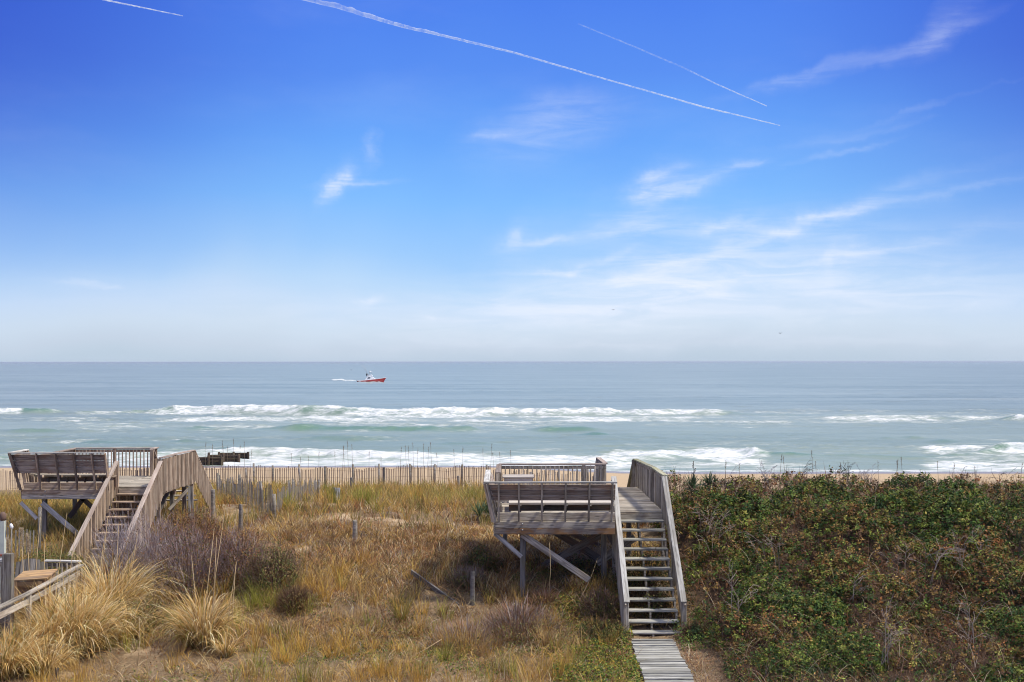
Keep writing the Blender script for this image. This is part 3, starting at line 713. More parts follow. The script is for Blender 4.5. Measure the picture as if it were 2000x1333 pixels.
    for k in range(1, n_+1):
        y = Yt-run*k; zz = zd-rise*k
        for j, (dy, w_) in enumerate(((.062, .128), (.197, .128))):
            board('stair_tread', (xl+.06, y+dy, zz-.02), (xr-.05, y+dy, zz-.02), w_, .04, cfg['tread'], root, jit=.006)
    for X in (xl+.075, xl+(xr-xl)*.47, xr-.075): stringer(root, X, Yt, zd, n_, run, rise, W)
    yb_ = Yt-run*n_+.02
    for s_, X in (('l', xl), ('r', xr)):
        a = Vector((X, Yt, cfg['rt'])); b = Vector((X, cfg['rby'], cfg['rbz']))
        sgn = -1 if s_ == 'l' else 1
        def base(p, a=a, b=b):
            t = (Yt-p.y)/run; return zd-rise*t-.30
        railing(root, [a, b], W, C, base, .118, .075, [(X, Yt+.02, a.z-.01, gz(X, Yt)-.2 if s_ == 'l' else zd-.3), (X, (a.y+b.y)/2, (a.z+b.z)/2-.03, base(Vector((0, (a.y+b.y)/2, 0)))-.1), (X, b.y+.07, b.z-.03+.05, gz(X, b.y)-.15)], capw=.13, side=(sgn*.028, 0, 0), name='handrail', post_name='newel_post')
    # posts, braces and cross bracing under the platform
    zb = zd-fh
    for (X, Y, zt) in cfg['posts']: board('support_post', (X, Y, gz(X, Y)-.3), (X, Y, zt), .125, .125, cfg['postm'], root, up=(0, 1, 0))
    for (a, b, w_, m_) in cfg['braces']: board('brace', a, b, w_, .042, m_, root, up=(0, 1, 0))
    return root

zdR = CZ-3.78
def rx(px, Y): return (px-1000)*Y/F
cfgR = dict(label='grey dune walkover with bench platform and long open stairs leading down to the plank path', zd=zdR, Yt=29.0, xl=2.56, xr=3.83, px0=-.38, px1=2.44, yf=27.4, yb=32.6, yw=34.7,
    wood=W_GREY, cap=W_CAP, dark=W_DARK, deck=W_GREY, tread=W_PATH, fh=.285, fasc2=W_STAIN, bolts=[(rx(1020, 27.4), zdR-.075), (rx(1020, 27.4), zdR-.215)],
    bh=.93, gap=.50, ylb=30.0, benchcap=W_CAP, ribs=[rx(p, 27.2) for p in (974, 1013, 1058, 1104, 1150, 1195)], seat=.40, seatm=W_PALE, rh=.88, rb=2.66, sp=.127,
    bposts=[-.34, 2.03, 2.62], railcap=W_BROWNCAP, mosscap=W_MOSS, rr=[(3.87, 29.05, zdR+.90), (3.85, 31.2, zdR+.90), (3.70, 34.7, zdR+.84)], rrdrop=.16, exit=(3.66, 37.0, zdR-.7),
    n=12, run=.27, rise=.19, rt=zdR+.88, rby=25.72, rbz=CZ-5.37,
    postm=W_POST,
    posts=[(rx(1020.5, 27.6), 27.6, zdR-.30), (2.3, 28.9, zdR-.2), (-.2, 32.4, zdR-.2), (2.3, 32.4, zdR-.2), (3.1, 30.6, zdR-.2), (3.1, 34.5, zdR-.2), (.3, 30.0, zdR-.2)],
    braces=[(PX(966, 1042, 27.46), PX(1018, 1088, 27.52), .10, W_CAP), (PX(1019, 1044, 27.50), PX(1150, 1133, 27.44), .15, W_GREY),
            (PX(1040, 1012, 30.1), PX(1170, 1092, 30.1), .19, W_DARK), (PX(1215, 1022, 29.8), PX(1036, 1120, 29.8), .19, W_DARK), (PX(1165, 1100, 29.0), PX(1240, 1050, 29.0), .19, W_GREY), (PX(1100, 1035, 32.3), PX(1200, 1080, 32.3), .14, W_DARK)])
walkover(cfgR)
zdL = CZ-3.90
cfgL = dict(label='tan dune walkover beyond the golden grasses, its stairs sinking into grey brush', zd=zdL, Yt=36.0, xl=-12.35, xr=-10.98, px0=-15.05, px1=-12.42, yf=35.45, yb=39.6, yw=39.2,
    wood=W_BROWN, cap=W_BROWNCAP, dark=W_DARK, deck=W_GREY, tread=W_BROWN, fh=.275, fasc2=W_GREY, bolts=[(rx(88, 35.4), zdL-.07), (rx(88, 35.4), zdL-.2)],
    bh=1.12, gap=.50, ylb=36.3, benchcap=W_CAP, ribs=[rx(p, 35.45) for p in (81, 118, 153, 188, 214)], seat=.40, seatm=W_GREY, rh=.94, rb=-12.2, sp=.125,
    bposts=[-15.1, -13.66, -12.25], railcap=W_BROWNCAP, mosscap=W_BROWNCAP, rr=[(-10.98, 36.0, zdL+.90), (-10.9, 37.4, zdL+.92), (-10.76, 38.9, zdL+.92)], rrdrop=.18, exit=(-10.76, 41.2, CZ-4.55),
    n=12, run=.30, rise=.195, rt=zdL+.80, rby=32.1, rbz=CZ-5.42,
    postm=W_POST,
    posts=[(rx(87, 35.65), 35.65, zdL-.28), (-12.5, 35.7, zdL-.2), (-14.8, 39.0, zdL-.2), (-12.4, 39.0, zdL-.2), (-11.1, 37.6, zdL-.2), (-11.1, 39.0, zdL-.2), (-12.2, 37.4, zdL-.2)],
    braces=[(PX(40, 981, 35.5), PX(72, 1013, 35.5), .11, W_CAP), (PX(82, 982, 35.5), PX(152, 1043, 35.4), .15, W_CAP), (PX(135, 1010, 36.5), PX(165, 970, 36.5), .15, W_DARK),
            (PX(200, 1010, 36.5), PX(160, 972, 36.5), .15, W_DARK), (PX(328, 960, 37.2), PX(305, 1008, 36.9), .13, W_POST), (PX(368, 955, 37.6), PX(330, 995, 37.4), .10, W_GREY)])
walkover(cfgL)

# pale plank table on the platform
t = thing('picnic_table', (.2, 31.0, zdR), 'low pale plank table standing on the right hand platform behind the bench back', 'table')
for k in range(4): board('table_plank', (-.26, 30.75+.15*k, zdR+.70), (.58, 30.75+.15*k, zdR+.70), .14, .04, W_PALE, t, jit=.008)
for X in (-.18, .5):
    for Y in (30.8, 31.15): board('leg', (X, Y, zdR), (X, Y, zdR+.68), .07, .07, W_PALE, t, up=(0, 1, 0))
board('apron', (-.2, 30.72, zdR+.63), (.54, 30.72, zdR+.63), .08, .03, W_PALE, t, up=(0, 1, 0))

# ------------------------------------------------------------------ plank path
t = thing('plank_path', (3.1, 23.5, gz(3.1, 23.5)), 'weathered boardwalk of grey cross planks running from the stair foot to the viewer', 'boardwalk')
y = 25.35; k = 0
while y > 15:
    g = gz(3.1, y)+.06
    x0 = 2.62+random.uniform(-.02, .02)+.02*math.sin(y); x1 = 3.56+random.uniform(-.02, .02)
    board('path_plank', (x0, y, g+random.uniform(-.008, .008)), (x1, y+random.uniform(-.015, .015), g+random.uniform(-.008, .008)), .124, .035, W_PATH, t)
    y -= .139

# ------------------------------------------------------------------ neighbour's low boardwalk, left edge
zn = CZ-5.85
t = thing('neighbour_boardwalk', (-11.5, 25, zn), 'low railed wooden boardwalk at the left edge behind the golden grass', 'boardwalk')
y = 18.0
while y < 31.5: board('deck_board', (-12.4 if y > 28 else -13.5, y, zn), (-10.15 if y < 28 else -11.0, y, zn), .14, .036, W_GREY, t, jit=.005); y += .15
zc = CZ-4.86
for (ya, yb_, za, zb_) in ((18.0, 24.3, -.03, -.01), (24.3, 27.25, -.01, .06)):
    board('handrail', (-10.2, ya, zc+za), (-10.2, yb_, zc+zb_), .13, .04, W_GREY, t)
    board('lower_rail', (-10.2, ya, zc+za-.17), (-10.2, yb_, zc+zb_-.17), .13, .04, W_GREY, t, up=(1, 0, 0))
for yq in (20.0, 24.3, 27.2): board('railing_post', (-10.2, yq, zn-.4), (-10.2, yq, zc-.03), .09, .09, W_GREY, t, up=(0, 1, 0))
railing(t, [(-11.15, 27.5, CZ-4.74), (-10.3, 27.5, CZ-4.76)], W_GREY, W_CAP, lambda p: zn, .12, .045, [], side=(0, -.03, 0))
board('square_post', (-10.50, 24.0, zn-.3), (-10.50, 24.0, CZ-3.99), .19, .15, W_POST, t, up=(0, 1, 0))
railing(t, [(-11.9, 24.1, CZ-4.14), (-10.6, 24.1, CZ-4.14)], W_GREY, W_CAP, lambda p: zn+.55, .1, .045, [], side=(0, -.03, 0))
board('side_board', (-11.9, 24.05, zn+.3), (-10.61, 24.05, zn+.3), .5, .03, W_DARK, t, up=(0, 1, 0))

# light post with bulb on a wire
t = thing('light_post', (-11.05, 25.0, zn), 'pale painted post with a small bulb hanging from a wire at the far left edge', 'post')
board('post_board', (-11.07, 25.0, zn-.1), (-11.07, 25.0, CZ-3.44), .14, .1, M_PAINT, t, up=(0, 1, 0))
board('strap', (-11.13, 24.93, CZ-4.18), (-10.98, 24.93, CZ-4.18), .05, .02, M_REDB, t, up=(0, 1, 0))
tube('lamp_head', [(-11.05, 25, CZ-3.44), (-11.05, 25, CZ-3.38), (-11.05, 25, CZ-3.30), (-11.05, 25, CZ-3.25)], [.05, .07, .065, .03], M_WIRE, t, 10)
tube('wire', [(-11.0, 25, CZ-3.42), (-10.95, 25, CZ-3.40), (-10.9, 25, CZ-3.46), (-10.87, 25, CZ-3.53)], [.008]*4, M_BLACK, t, 5)
tube('bulb', [(-10.88, 25, CZ-3.50), (-10.875, 25, CZ-3.53), (-10.86, 25, CZ-3.58), (-10.85, 25, CZ-3.62)], [.015, .035, .04, .015], M_WHITE, t, 8)

# wooden bin with a sloped lid
x0, x1, y0, y1 = -10.93, -10.30, 25.35, 25.95; zt = CZ-4.80
t = thing('storage_bin', ((x0+x1)/2, (y0+y1)/2, zn+.02), 'small brown wooden bin with a sloping board lid behind the golden grass', 'bin')
for k in range(3): board('lid_board', (x0-.05, y0-.04+.2*k+.1, zt+.0+.033*k+.01), (x1+.08, y0-.04+.2*k+.1, zt+.033*k+.06), .195, .03, W_YEL, t, up=(0, -.18, 1))
board('front_board', (x0, y0, zt-.09), (x1-.1, y0, zt-.09), .13, .03, W_YEL, t, up=(0, 1, 0))
board('front_panel', (x0+.01, y0+.03, (zt-.16+zn)/2), (x1-.1, y0+.03, (zt-.16+zn)/2), zt-.16-zn, .03, W_DARK, t, up=(0, 1, 0))
for X in (x0-.0, x1-.08): board('corner_post', (X, y0-.005, zn+.02), (X, y0-.005, zt-.02), .09, .06, W_YEL, t, up=(0, 1, 0))
for k in range(3): board('side_board', (x1+.0, y0+.1+.2*k, zn+.02), (x1, y0+.1+.2*k, zt+.02+.033*k), .19, .03, W_YEL, t, up=(1, 0, 0))
board('back_panel', (x0, y1, (zt+zn)/2+.02), (x1-.02, y1, (zt+zn)/2+.02), zt-zn-.0, .03, W_BROWN, t, up=(0, 1, 0))

# chair with a rounded plank back
t = thing('garden_chair', (-11.2, 26.6, zn+.02), 'grey slatted garden chair with rounded plank back beside the wooden bin', 'chair')
for k in range(6):
    u = (k-2.5)/3.0; h = .98+.16*math.sqrt(max(0, 1-u*u))-.05
    xc = -11.18+u*.335
    board('back_slat', (xc*1.0, 26.55, zn+.35), (xc, 26.75, zn+.2+h), .108, .022, W_POST, t, up=(0, 1, -.2))
for k in range(4): board('seat_slat', (-11.5, 26.1+.12*k, zn+.42-.03*k), (-10.86, 26.1+.12*k, zn+.42-.03*k), .11, .022, W_POST, t)
for X in (-11.6, -10.76):
    board('arm', (X, 25.95, zn+.64), (X, 26.7, zn+.64), .14, .022, W_POST, t)
    board('leg', (X, 26.05, zn+.02), (X, 26.05, zn+.63), .09, .03, W_POST, t, up=(0, 1, 0))
    board('leg', (X, 26.65, zn+.02), (X, 26.65, zn+.63), .09, .03, W_POST, t, up=(0, 1, 0))

# ------------------------------------------------------------------ sand fences
def fence(label, pts, h, pitch, posts, mat, seed, sagamp=.12, limit=300, lean=.05, postr=.05):
    R = random.Random(seed)
    pts = [Vector((p[0], p[1], 0)) for p in pts]
    seg = [(pts[i+1]-pts[i]).length for i in range(len(pts)-1)]; tot_ = sum(seg)
    def at(s):
        for i, l in enumerate(seg):
            if s <= l or i == len(seg)-1: return pts[i].lerp(pts[i+1], s/l), (pts[i+1]-pts[i]).normalized()
            s -= l
    g = gz(pts[0].x, pts[0].y)
    root = thing('sand_fence', (pts[0].x, pts[0].y, g), label, 'fence', 'wooden slat sand fences')
    n_ = int(tot_/pitch); extra_v = []; extra_f = []; ln = 0; wires = []
    for k in range(n_):
        s = (k+.5)*pitch+R.uniform(-.012, .012); p, d = at(s)
        z0 = gz(p.x, p.y)-.12+R.uniform(-.03, .03)
        ph = math.sin(s*2*math.pi/3.0)**2
        ln = ln*.85+R.uniform(-1, 1)*lean*.35
        hh = h*R.choice([1, 1, 1, 1.02, .98, .97])*R.uniform(.985, 1.015)-sagamp*ph
        a = Vector((p.x, p.y, z0)); b = a+Vector((d.x*ln*hh+R.uniform(-.015, .015), R.uniform(-.03, .03), hh))
        if k % 12 == 0: wires.append((a, b))
        if R.random() < .02: continue
        nrm = Vector((-d.y, d.x, 0))
        if k < limit:
            board('slat', a, b, .045 if pitch > .096 else .038, .012, mat, root, up=nrm)
        else:
            M, L = frame(a, b, nrm); me_ = box_mesh(L, .038, .012, mat); o = len(extra_v)
            extra_v += [M @ v.co for v in me_.vertices]; extra_f += [tuple(o+i for i in pl.vertices) for pl in me_.polygons]
    if extra_v:
        e_ = pyobj('far_slats', extra_v, extra_f, mat, root); e_['kind'] = 'stuff'
    if len(wires) > 1:
        for f_ in (.2, .55, .88):
            tube('wire', [a.lerp(b, f_)+Vector((0, -.012, 0)) for a, b in wires], [.006]*len(wires), M_WIRE, root, 4)
    for (X, Y, top, r) in posts:
        tube('fence_post', [(X, Y, gz(X, Y)-.3), (X+.01, Y, (top+gz(X, Y))/2), (X+R.uniform(-.03, .03), Y, top)], [r, r*.97, r*.9], W_POST, root, 8)
    return root
Yf = 60.0
fp = []
for px, top in ((-60, 925), (60, 924), (330, 908), (481, 915), (495, 905), (533, 909), (585, 907), (634.5, 911), (689, 907), (740, 906), (801, 906.5), (848.5, 907), (902, 907.5), (951, 908), (1038, 922), (1090, 917), (1148, 912)):
    fp.append((rx(px, Yf+.1), Yf+.1, CZ-(top-HZ)*(Yf+.1)/F, .055))
fence('long pale slat sand fence running along the top of the beach', [(rx(958, Yf), Yf), (rx(600, Yf), Yf+.3), (rx(300, Yf), Yf-.2), (rx(-10, Yf), Yf)], 1.26, .095, fp, W_SLAT, 3)
fence('short slat sand fence seen through the railing of the right platform', [(rx(962, Yf), Yf+1.2), (rx(1175, Yf), Yf+1.6)], 1.05, .095, [], W_SLAT, 9, .25, 300, .09)
def yy_top(px, top, Y): return (rx(px, Y), Y, CZ-(top-HZ)*Y/F, .055)
fence('drooping grey slat sand fence in the grass right of the tan walkover', [(rx(427, 45.5), 45.5), (rx(470, 43), 43), (rx(520, 39.2), 39.2), (rx(537, 38.1), 38.1)], 1.16, .105,
      [yy_top(425, 924, 45.6), yy_top(466.5, 927, 44.5), yy_top(510, 940, 41.5), (rx(535, 38), 38, CZ-(965-HZ)*38/F, .07)], W_SLATG, 21, .3, 300, .10)
fence('broken slat sand fence leading back from the leaning post beside the small white sign', [(rx(541, 38.3), 38.3), (rx(575, 43), 43), (rx(620, 49.5), 49.5)], 1.0, .13,
      [yy_top(563, 938, 47), yy_top(572, 935, 47.5), (rx(617, 49), 49, CZ-(939-HZ)*49/F, .06), (rx(622, 49), 49, CZ-(937-HZ)*49/F, .06)], W_SLATG, 33, .25, 300, .14)
fence('grey slat sand fence below the bench of the tan walkover', [(rx(12, 32.8), 32.8), (rx(70, 33.2), 33.2)], 1.2, .096, [yy_top(76, 990, 33.3)], W_SLATG, 44, .1, 300, .03)
fence('rickety leaning slat fence at the far left among seed heads', [(rx(14, 29.5), 29.5), (rx(52, 30.5), 30.5)], 1.0, .10, [], W_SLATG, 45, .2, 300, .12)

def lone_post(px, top, Y, w, lab, lean=0.0, sq=True):
    X = rx(px, Y); g = gz(X, Y); zt = CZ-(top-HZ)*Y/F
    R = random.Random(int(px))
    vs = []; s = w/2
    for i, (zz, k) in enumerate(((g-.3, 1.0), ((g+zt)/2, .98), (zt-.02, .94), (zt, .82))):
        for a in range(8):
            an = a*math.pi/4+.39; rr = s*k*(1.1 if sq and a % 1 == 0 else 1)*(1+R.uniform(-.05, .05))
            vs.append((X+math.cos(an)*rr+lean*(zz-g), Y+math.sin(an)*rr, zz+(R.uniform(-.012, .012) if i == 3 else 0)))
    fs = [(i*8+j, i*8+(j+1) % 8, (i+1)*8+(j+1) % 8, (i+1)*8+j) for i in range(3) for j in range(8)]+[tuple(range(24, 32))]
    tag(pyobj('wooden_post', vs, fs, W_POST), lab, 'post', 'lone wooden posts in the dune grass')
lone_post(923, 1117, 27.25, .11, 'tallest bare wooden stake, on the slope left of the grey platform')
lone_post(693, 1017, 32.7, .13, 'short grey post stub alone in the middle of the brown grass slope')
lone_post(470, 985, 35.5, .11, 'grey post standing in front of the drooping sand fence')
lone_post(415.5, 956, 39.0, .15, 'thick grey post right beside the lower end of the tan walkover ramp')
lone_post(686, 933, 53.5, .13, 'dark post on the grassy crest right of the small white sign')
lone_post(750, 913, 58.5, .12, 'dark post just in front of the long beach fence above the bare sand spot')
lone_post(895, 930, 57, .13, 'dark post in front of the long beach fence near the grey platform')
lone_post(676+861, 921, 43, .10, 'tiny post stub on the beach side of the thicket crest', 0.0)

# white sign board on its post
t = thing('sign_board', (rx(657, 43.9), 44, gz(rx(657, 44), 44)), 'small blank white board on a stake in the crest grass', 'sign')
board('panel', PX(659, 953, 43.9), PX(659, 976, 43.9), .19, .03, M_SIGN, t, up=(0, 1, 0))
X = rx(652.5, 44); board('stake', (X, 43.95, gz(X, 44)-.2), (X, 43.95, CZ-(952-HZ)*44/F), .10, .06, W_POST, t, up=(0, 1, 0))

# fallen board, pipe
a = PX(803, 1117, 28.6); b = PX(896, 1184, 27.2)
tag(board('fallen_board', a, b, .13, .04, W_POST, None, up=(.3, 1, .4)), 'long grey board lying tilted on the slope left of the tallest stake', 'board')
X, Y = rx(110, 22.9), 22.9; g = gz(X, Y)
tube_o = tube('pipe_stub', [(X, Y, g-.1), (X, Y, g+.2), (X+.01, Y, g+.26)], [.035, .035, .036], M_BLACK, None, 10)
tag(tube_o, 'short black pipe stub sticking out of the sandy dirt in the left foreground', 'pipe')

# old timber groyne in the surf
t = thing('timber_groyne', (rx(430, 125), 125, -.3), 'dark stepped remains of a timber groyne standing in the surf', 'groyne')
for (a, b, y0, y1, Y) in [(384, 433, 893, 909, 122.6), (411, 466, 888.5, 904, 126.5), (431, 484, 884.5, 899, 130.0)]:
    X0, X1 = rx(a, Y), rx(b, Y); zt = CZ-(y0-HZ)*Y/F; n_ = 6
    board('cap_beam', (X0, Y, zt-.06), (X1, Y, zt-.06), .45, .12, W_PILE, t)
    for k in range(n_):
        xa = X0+(X1-X0)*k/n_; xb = X0+(X1-X0)*(k+.93)/n_
        board('sheet_plank', ((xa+xb)/2, Y-.1+random.uniform(-.04, .04), -1.2), ((xa+xb)/2, Y-.1, zt-.13), xb-xa, .16, W_PILE, t, up=(0, 1, 0))
    for xq in (X0-.1, (X0+X1)/2, X1+.1): tube('pile', [(xq, Y-.35, -1.2), (xq, Y-.35, zt+.02), (xq+.02, Y-.35, zt+random.uniform(.05, .3))], [.16, .15, .12], W_PILE, t, 8)
    board('wale', (X0, Y-.24, zt-.38), (X1, Y-.24, zt-.38), .16, .1, W_PILE, t, up=(0, 1, 0))

# ------------------------------------------------------------------ vegetation builders
def blades(base, L, w, lean, curl, head, color, segs=3, tipc=None, wtw=None, rng=RNG, cp_=1.0):
    """curved tapering blades; base (N,3), lean/curl in radians, head the heading angle"""
    Nn = len(base); hx, hy = np.cos(head), np.sin(head)
    tw = rng.uniform(0, 2*np.pi, Nn) if wtw is None else wtw
    wx, wy = np.cos(tw), np.sin(tw)
    P = [np.asarray(base, float)]
    for s in range(segs):
        th = lean+curl*((s+.5)/segs)**cp_; st = L/segs
        q_ = P[-1].copy(); q_[:, 0] += np.sin(th)*hx*st; q_[:, 1] += np.sin(th)*hy*st; q_[:, 2] += np.cos(th)*st
        P.append(q_)
    V = []; C = []
    tc_ = color if tipc is None else tipc
    for s in range(segs):
        ww = (w/2*(1-.75*(s/segs)**1.5)) if np.ndim(w) else w/2*(1-.75*(s/segs)**1.5)
        off = np.stack([wx*ww, wy*ww, np.zeros(Nn)], 1)
        V += [P[s]-off, P[s]+off]; c_ = color*(1-s/segs)+tc_*(s/segs); C += [c_, c_]
    V.append(P[-1]); C.append(tc_)
    k = 2*segs+1
    V = np.stack(V, 1).reshape(-1, 3); C = np.stack(C, 1).reshape(-1, 3)
    o = (np.arange(Nn)*k)[:, None]
    Q = [o+np.array([[2*s, 2*s+1, 2*s+3, 2*s+2]]) for s in range(segs-1)]
    Q = np.concatenate(Q) if Q else np.zeros((0, 4), int)
    T = o+np.array([[2*segs-2, 2*segs-1, 2*segs]])
    return V, Q, T, C
def leaves(cen, size, nrm, color, rng=RNG, asp=.6):
    Nn = len(cen); r = rng.normal(size=(Nn, 3)); nrm = nrm/np.linalg.norm(nrm, axis=1, keepdims=True)
    u = np.cross(nrm, r); u /= np.linalg.norm(u, axis=1, keepdims=True)+1e-9; v = np.cross(nrm, u)
    s = size[:, None]
    V = np.stack([cen-u*s, cen+v*s*asp-nrm*s*.15, cen+u*s, cen-v*s*asp-nrm*s*.15], 1).reshape(-1, 3)
    o = (np.arange(Nn)*4)[:, None]
    return V, o+np.array([[0, 1, 2, 3]]), np.zeros((0, 3), int), np.repeat(color, 4, axis=0)
def merge(parts):
    V, Q, T, C = [], [], [], []; o = 0
    for (v, q_, t_, c_) in parts:
        V.append(v); C.append(c_)
        if len(q_): Q.append(q_+o)
        if len(t_): T.append(t_+o)
        o += len(v)
    return np.concatenate(V), (np.concatenate(Q) if Q else None), (np.concatenate(T) if T else None), np.concatenate(C)
def veg(name, parts, mat, parent=None, M0=None):
    v, q_, t_, c_ = merge(parts); return mobj(name, np_mesh(name, v, q_, t_, np.clip(c_, 0, 1)), mat, parent)
def pick(pal, wts, n_, rng=RNG, jit=.18):
    pal = np.array(pal); wts = np.array(wts, float); i = rng.choice(len(pal), n_, p=wts/wts.sum())
    return pal[i]*(1+rng.uniform(-jit, jit, (n_, 1)))

# ------------------------------------------------------------------ dune grass over the slope (uncountable)
def pt(px, py):
    Yc = 30.0
    for _ in range(40): Yc = 0.5*Yc+0.5*(CZ-gz((px-1000)*Yc/F, Yc))*F/(py-HZ)
    return (px-1000)*Yc/F, Yc
CLR = [(*pt(757, 955), .7, 1.5, 1), (rx(657, 42.5), 42.3, .5, 1.8, 1), (rx(482, 41), 40.5, 1.7, 4.0, .85), (rx(590, 46), 44.5, 1.0, 4.0, .6), (*pt(265, 1290), 2.3, .75, .97), (*pt(120, 1320), 2.0, .6, .95), (*pt(480, 1285), 1.0, .4, .75), (*pt(620, 1305), 1.0, .4, .6),
       (*pt(690, 1195), .7, .35, .7), (*pt(1150, 1085), 1.0, 1.8, .9), (*pt(905, 955), 1.5, 2.5, .6), (*pt(690, 1012), 1.1, 1.1, .6), (*pt(640, 1255), .6, .35, .6), (*pt(1190, 1315), .7, .6, .7), (*pt(910, 1225), 1.1, .4, .5), (-1.9, 27.4, .6, .9, .75), (rx(923, 26.8), 26.9, .25, .6, .8)]
def clear(X, Y):
    m = np.ones(np.shape(X))
    for cx, cy, a, b, s_ in CLR: m = m*(1-s_*np.clip(1.25*np.exp(-(((X-cx)/a)**2+((Y-cy)/b)**2)*1.1), 0, 1))
    return m
def on_thing(X, Y):
    """where nothing grows: stairs, path, bare patches"""
    m = (X > 2.5) & (X < 3.68) & (Y < 25.9)
    m |= (X > 2.5) & (X < 3.9) & (Y > 25.5) & (Y < 26.3)
    m |= (X > -10.3) & False
    m |= (X < -10.1) & (Y < 28.2)
    return m
tan = (0.49, 0.325, 0.135); gold = (0.48, 0.29, 0.07); olive = (0.225, 0.20, 0.06); straw = (0.56, 0.435, 0.26); pink = (0.34, 0.185, 0.09); brown = (0.20, 0.115, 0.065); rust = (0.32, 0.14, 0.05); grey = (0.36, 0.31, 0.26); gren = (0.10, 0.14, 0.035); ygr = (0.27, 0.26, 0.055)
def scatter_tufts(n_t, x0, x1, y0, y1, per, dens, rng=RNG):
    # uniform in world, thinned with distance so that the far blades stay countable in cost
    Y = y0+(y1-y0)*rng.random(n_t)**1.0; X = (x0+(x1-x0)*rng.random(n_t))
    lim = 0.50*Y+2
    keep = (np.abs(X) < lim) & ~on_thing(X, Y) & (rng.random(n_t) < dens(X, Y)*clear(X, Y))
    return X[keep], Y[keep]
grass_parts = []
def tufts(X, Y, per, L0, L1, w0, lean, curl, pals, rng=RNG, spread=.09, segs=3, up=0.0):
    n_ = len(X); k = per
    X = np.repeat(X, k); Y = np.repeat(Y, k)
    id_ = np.repeat(np.arange(n_), k)
    a = rng.uniform(0, 2*np.pi, n_*k); r = spread*np.sqrt(rng.random(n_*k))
    bx = X+np.cos(a)*r; by = Y+np.sin(a)*r; bz = ground(bx, by)-.02
    tl = rng.uniform(.75, 1.2, n_)[id_]
    L = rng.uniform(L0, L1, n_*k)*tl
    base_c = pals(X, Y, n_)[id_] if True else None
    c_ = base_c*(1+rng.uniform(-.5, .5, (n_*k, 1)))*1.2*rng.uniform(.72, 1.25, n_)[id_][:, None]
    head = a+rng.uniform(-.8, .8, n_*k)
    wd = w0*(by/28.0)*rng.uniform(.7, 1.25, n_*k)
    grass_parts.append(blades(np.stack([bx, by, bz], 1), L, wd, rng.uniform(lean[0], lean[1], n_*k), rng.uniform(curl[0], curl[1], n_*k), head, c_, segs, np.clip(c_*1.18, 0, .8), rng=rng))
def palf(pal, wfun):
    def f_(X, Y, n_):
        k = len(X)//n_; x = X[::k]; y = Y[::k]
        n1_ = fbm(x, y, .45, 3); n2_ = fbm(x+50, y+20, 1.3, 2)
        W_ = wfun(x, y, n1_, n2_); W_ = np.clip(W_, 0.001, None); W_ = W_/W_.sum(1, keepdims=True)
        cum = W_.cumsum(1); r = RNG.random((len(x), 1)); i = (r > cum).sum(1).clip(0, len(pal)-1)
        return np.array(pal)[i]
    return f_
# 1. matted curly grass of the slope
P1 = [tan, straw, pink, brown, gold, grey, (0.26, 0.20, 0.075)]
w1_ = lambda x, y, a, b: np.stack([1.0+0*a, .55+.5*ss(b, .5, .7), 1.3*ss(a, .48, .62), 1.9*ss(b, .48, .62)+.3, .35+.9*ss(a, .55, .40), .5*ss(b, .45, .6), .25+.8*ss(a, .48, .36)], 1)
dmid = lambda X, Y: (X > -10.8)*(1-.99*ss(X+.4*fbm(X, Y, 1, 2), 3.9, 4.3))*(1-ss(Y, 53, 60))*(.55+.45*ss(Y, 24.0, 27.5))*(.25+.75*ss(fbm(X+7, Y-3, .33, 3), .66, .50))
X, Y = scatter_tufts(18500, -14, 4.2, 19.5, 36, 8, dmid); tufts(X, Y, 8, .16, .50, .0145, (.1, 1.1), (.6, 2.6), palf(P1, w1_), spread=.14)
X, Y = scatter_tufts(9000, -22, 4.6, 34, 57, 8, lambda X, Y: dmid(X, Y)*(.5+.5*ss(fbm(X+3, Y, .5, 2), .35, .5))); tufts(X, Y, 8, .22, .52, .012, (.05, .8), (.3, 1.8), palf(P1, w1_), spread=.16)
# dark matted scrub in patches over the slope
def scr(X, Y): return (X > -9)*(1-ss(X, 3.8, 4.2))*(1-ss(Y, 38, 46))*ss(Y, 23.5, 25.5)*np.clip(ss(fbm(X+31, Y+13, .6, 3), .50, .60)+.9*np.exp(-(((X+.4)/2.2)**2+((Y-28.6)/2.0)**2)), 0, 1)
X, Y = scatter_tufts(8200, -10, 4.2, 22, 44, 8, scr); tufts(X, Y, 11, .14, .42, .0125, (.1, 1.2), (-.6, 2.4), palf([(0.15, 0.085, 0.045), (0.24, 0.13, 0.06), rust, (0.10, 0.075, 0.04), (0.10, 0.12, 0.03), grey], lambda x, y, a, b: np.stack([1.6+0*a, 1.5+0*a, .9*ss(b, .45, .6)+.3, 1.0+0*a, .9*ss(a, .5, .6)+.2, .35+0*a], 1)), spread=.17)
# 2. upright golden green dune grass on the crest
P2 = [gold, olive, ygr, tan, rust]
w2_ = lambda x, y, a, b: np.stack([1.1+0*a, 1.1+1.2*ss(a, .5, .65), .7*ss(b, .45, .65), .9+0*a, .45*ss(b, .55, .7)], 1)
d2f = lambda X, Y: ss(Y, 33, 42)*(1-ss(Y, 55, 59.5))*(X > -20)*(1-ss(X, 3.6, 4.2))*(.25+.75*ss(fbm(X, Y, .35, 3), .36, .56))
X, Y = scatter_tufts(6500, -24, 5, 32, 60, 8, d2f); tufts(X, Y, 11, .35, .75, .0105, (.02, .35), (.1, 1.1), palf(P2, w2_), spread=.10)
# left, behind and below the tan walkover
dl = lambda X, Y: (X < -8.5)*1.0
X, Y = scatter_tufts(3200, -21, -8.5, 28.3, 48, 8, dl); tufts(X, Y, 11, .35, .75, .0095, (.02, .5), (.2, 1.3), palf([gold, olive, gren, tan, rust], w2_), spread=.12)
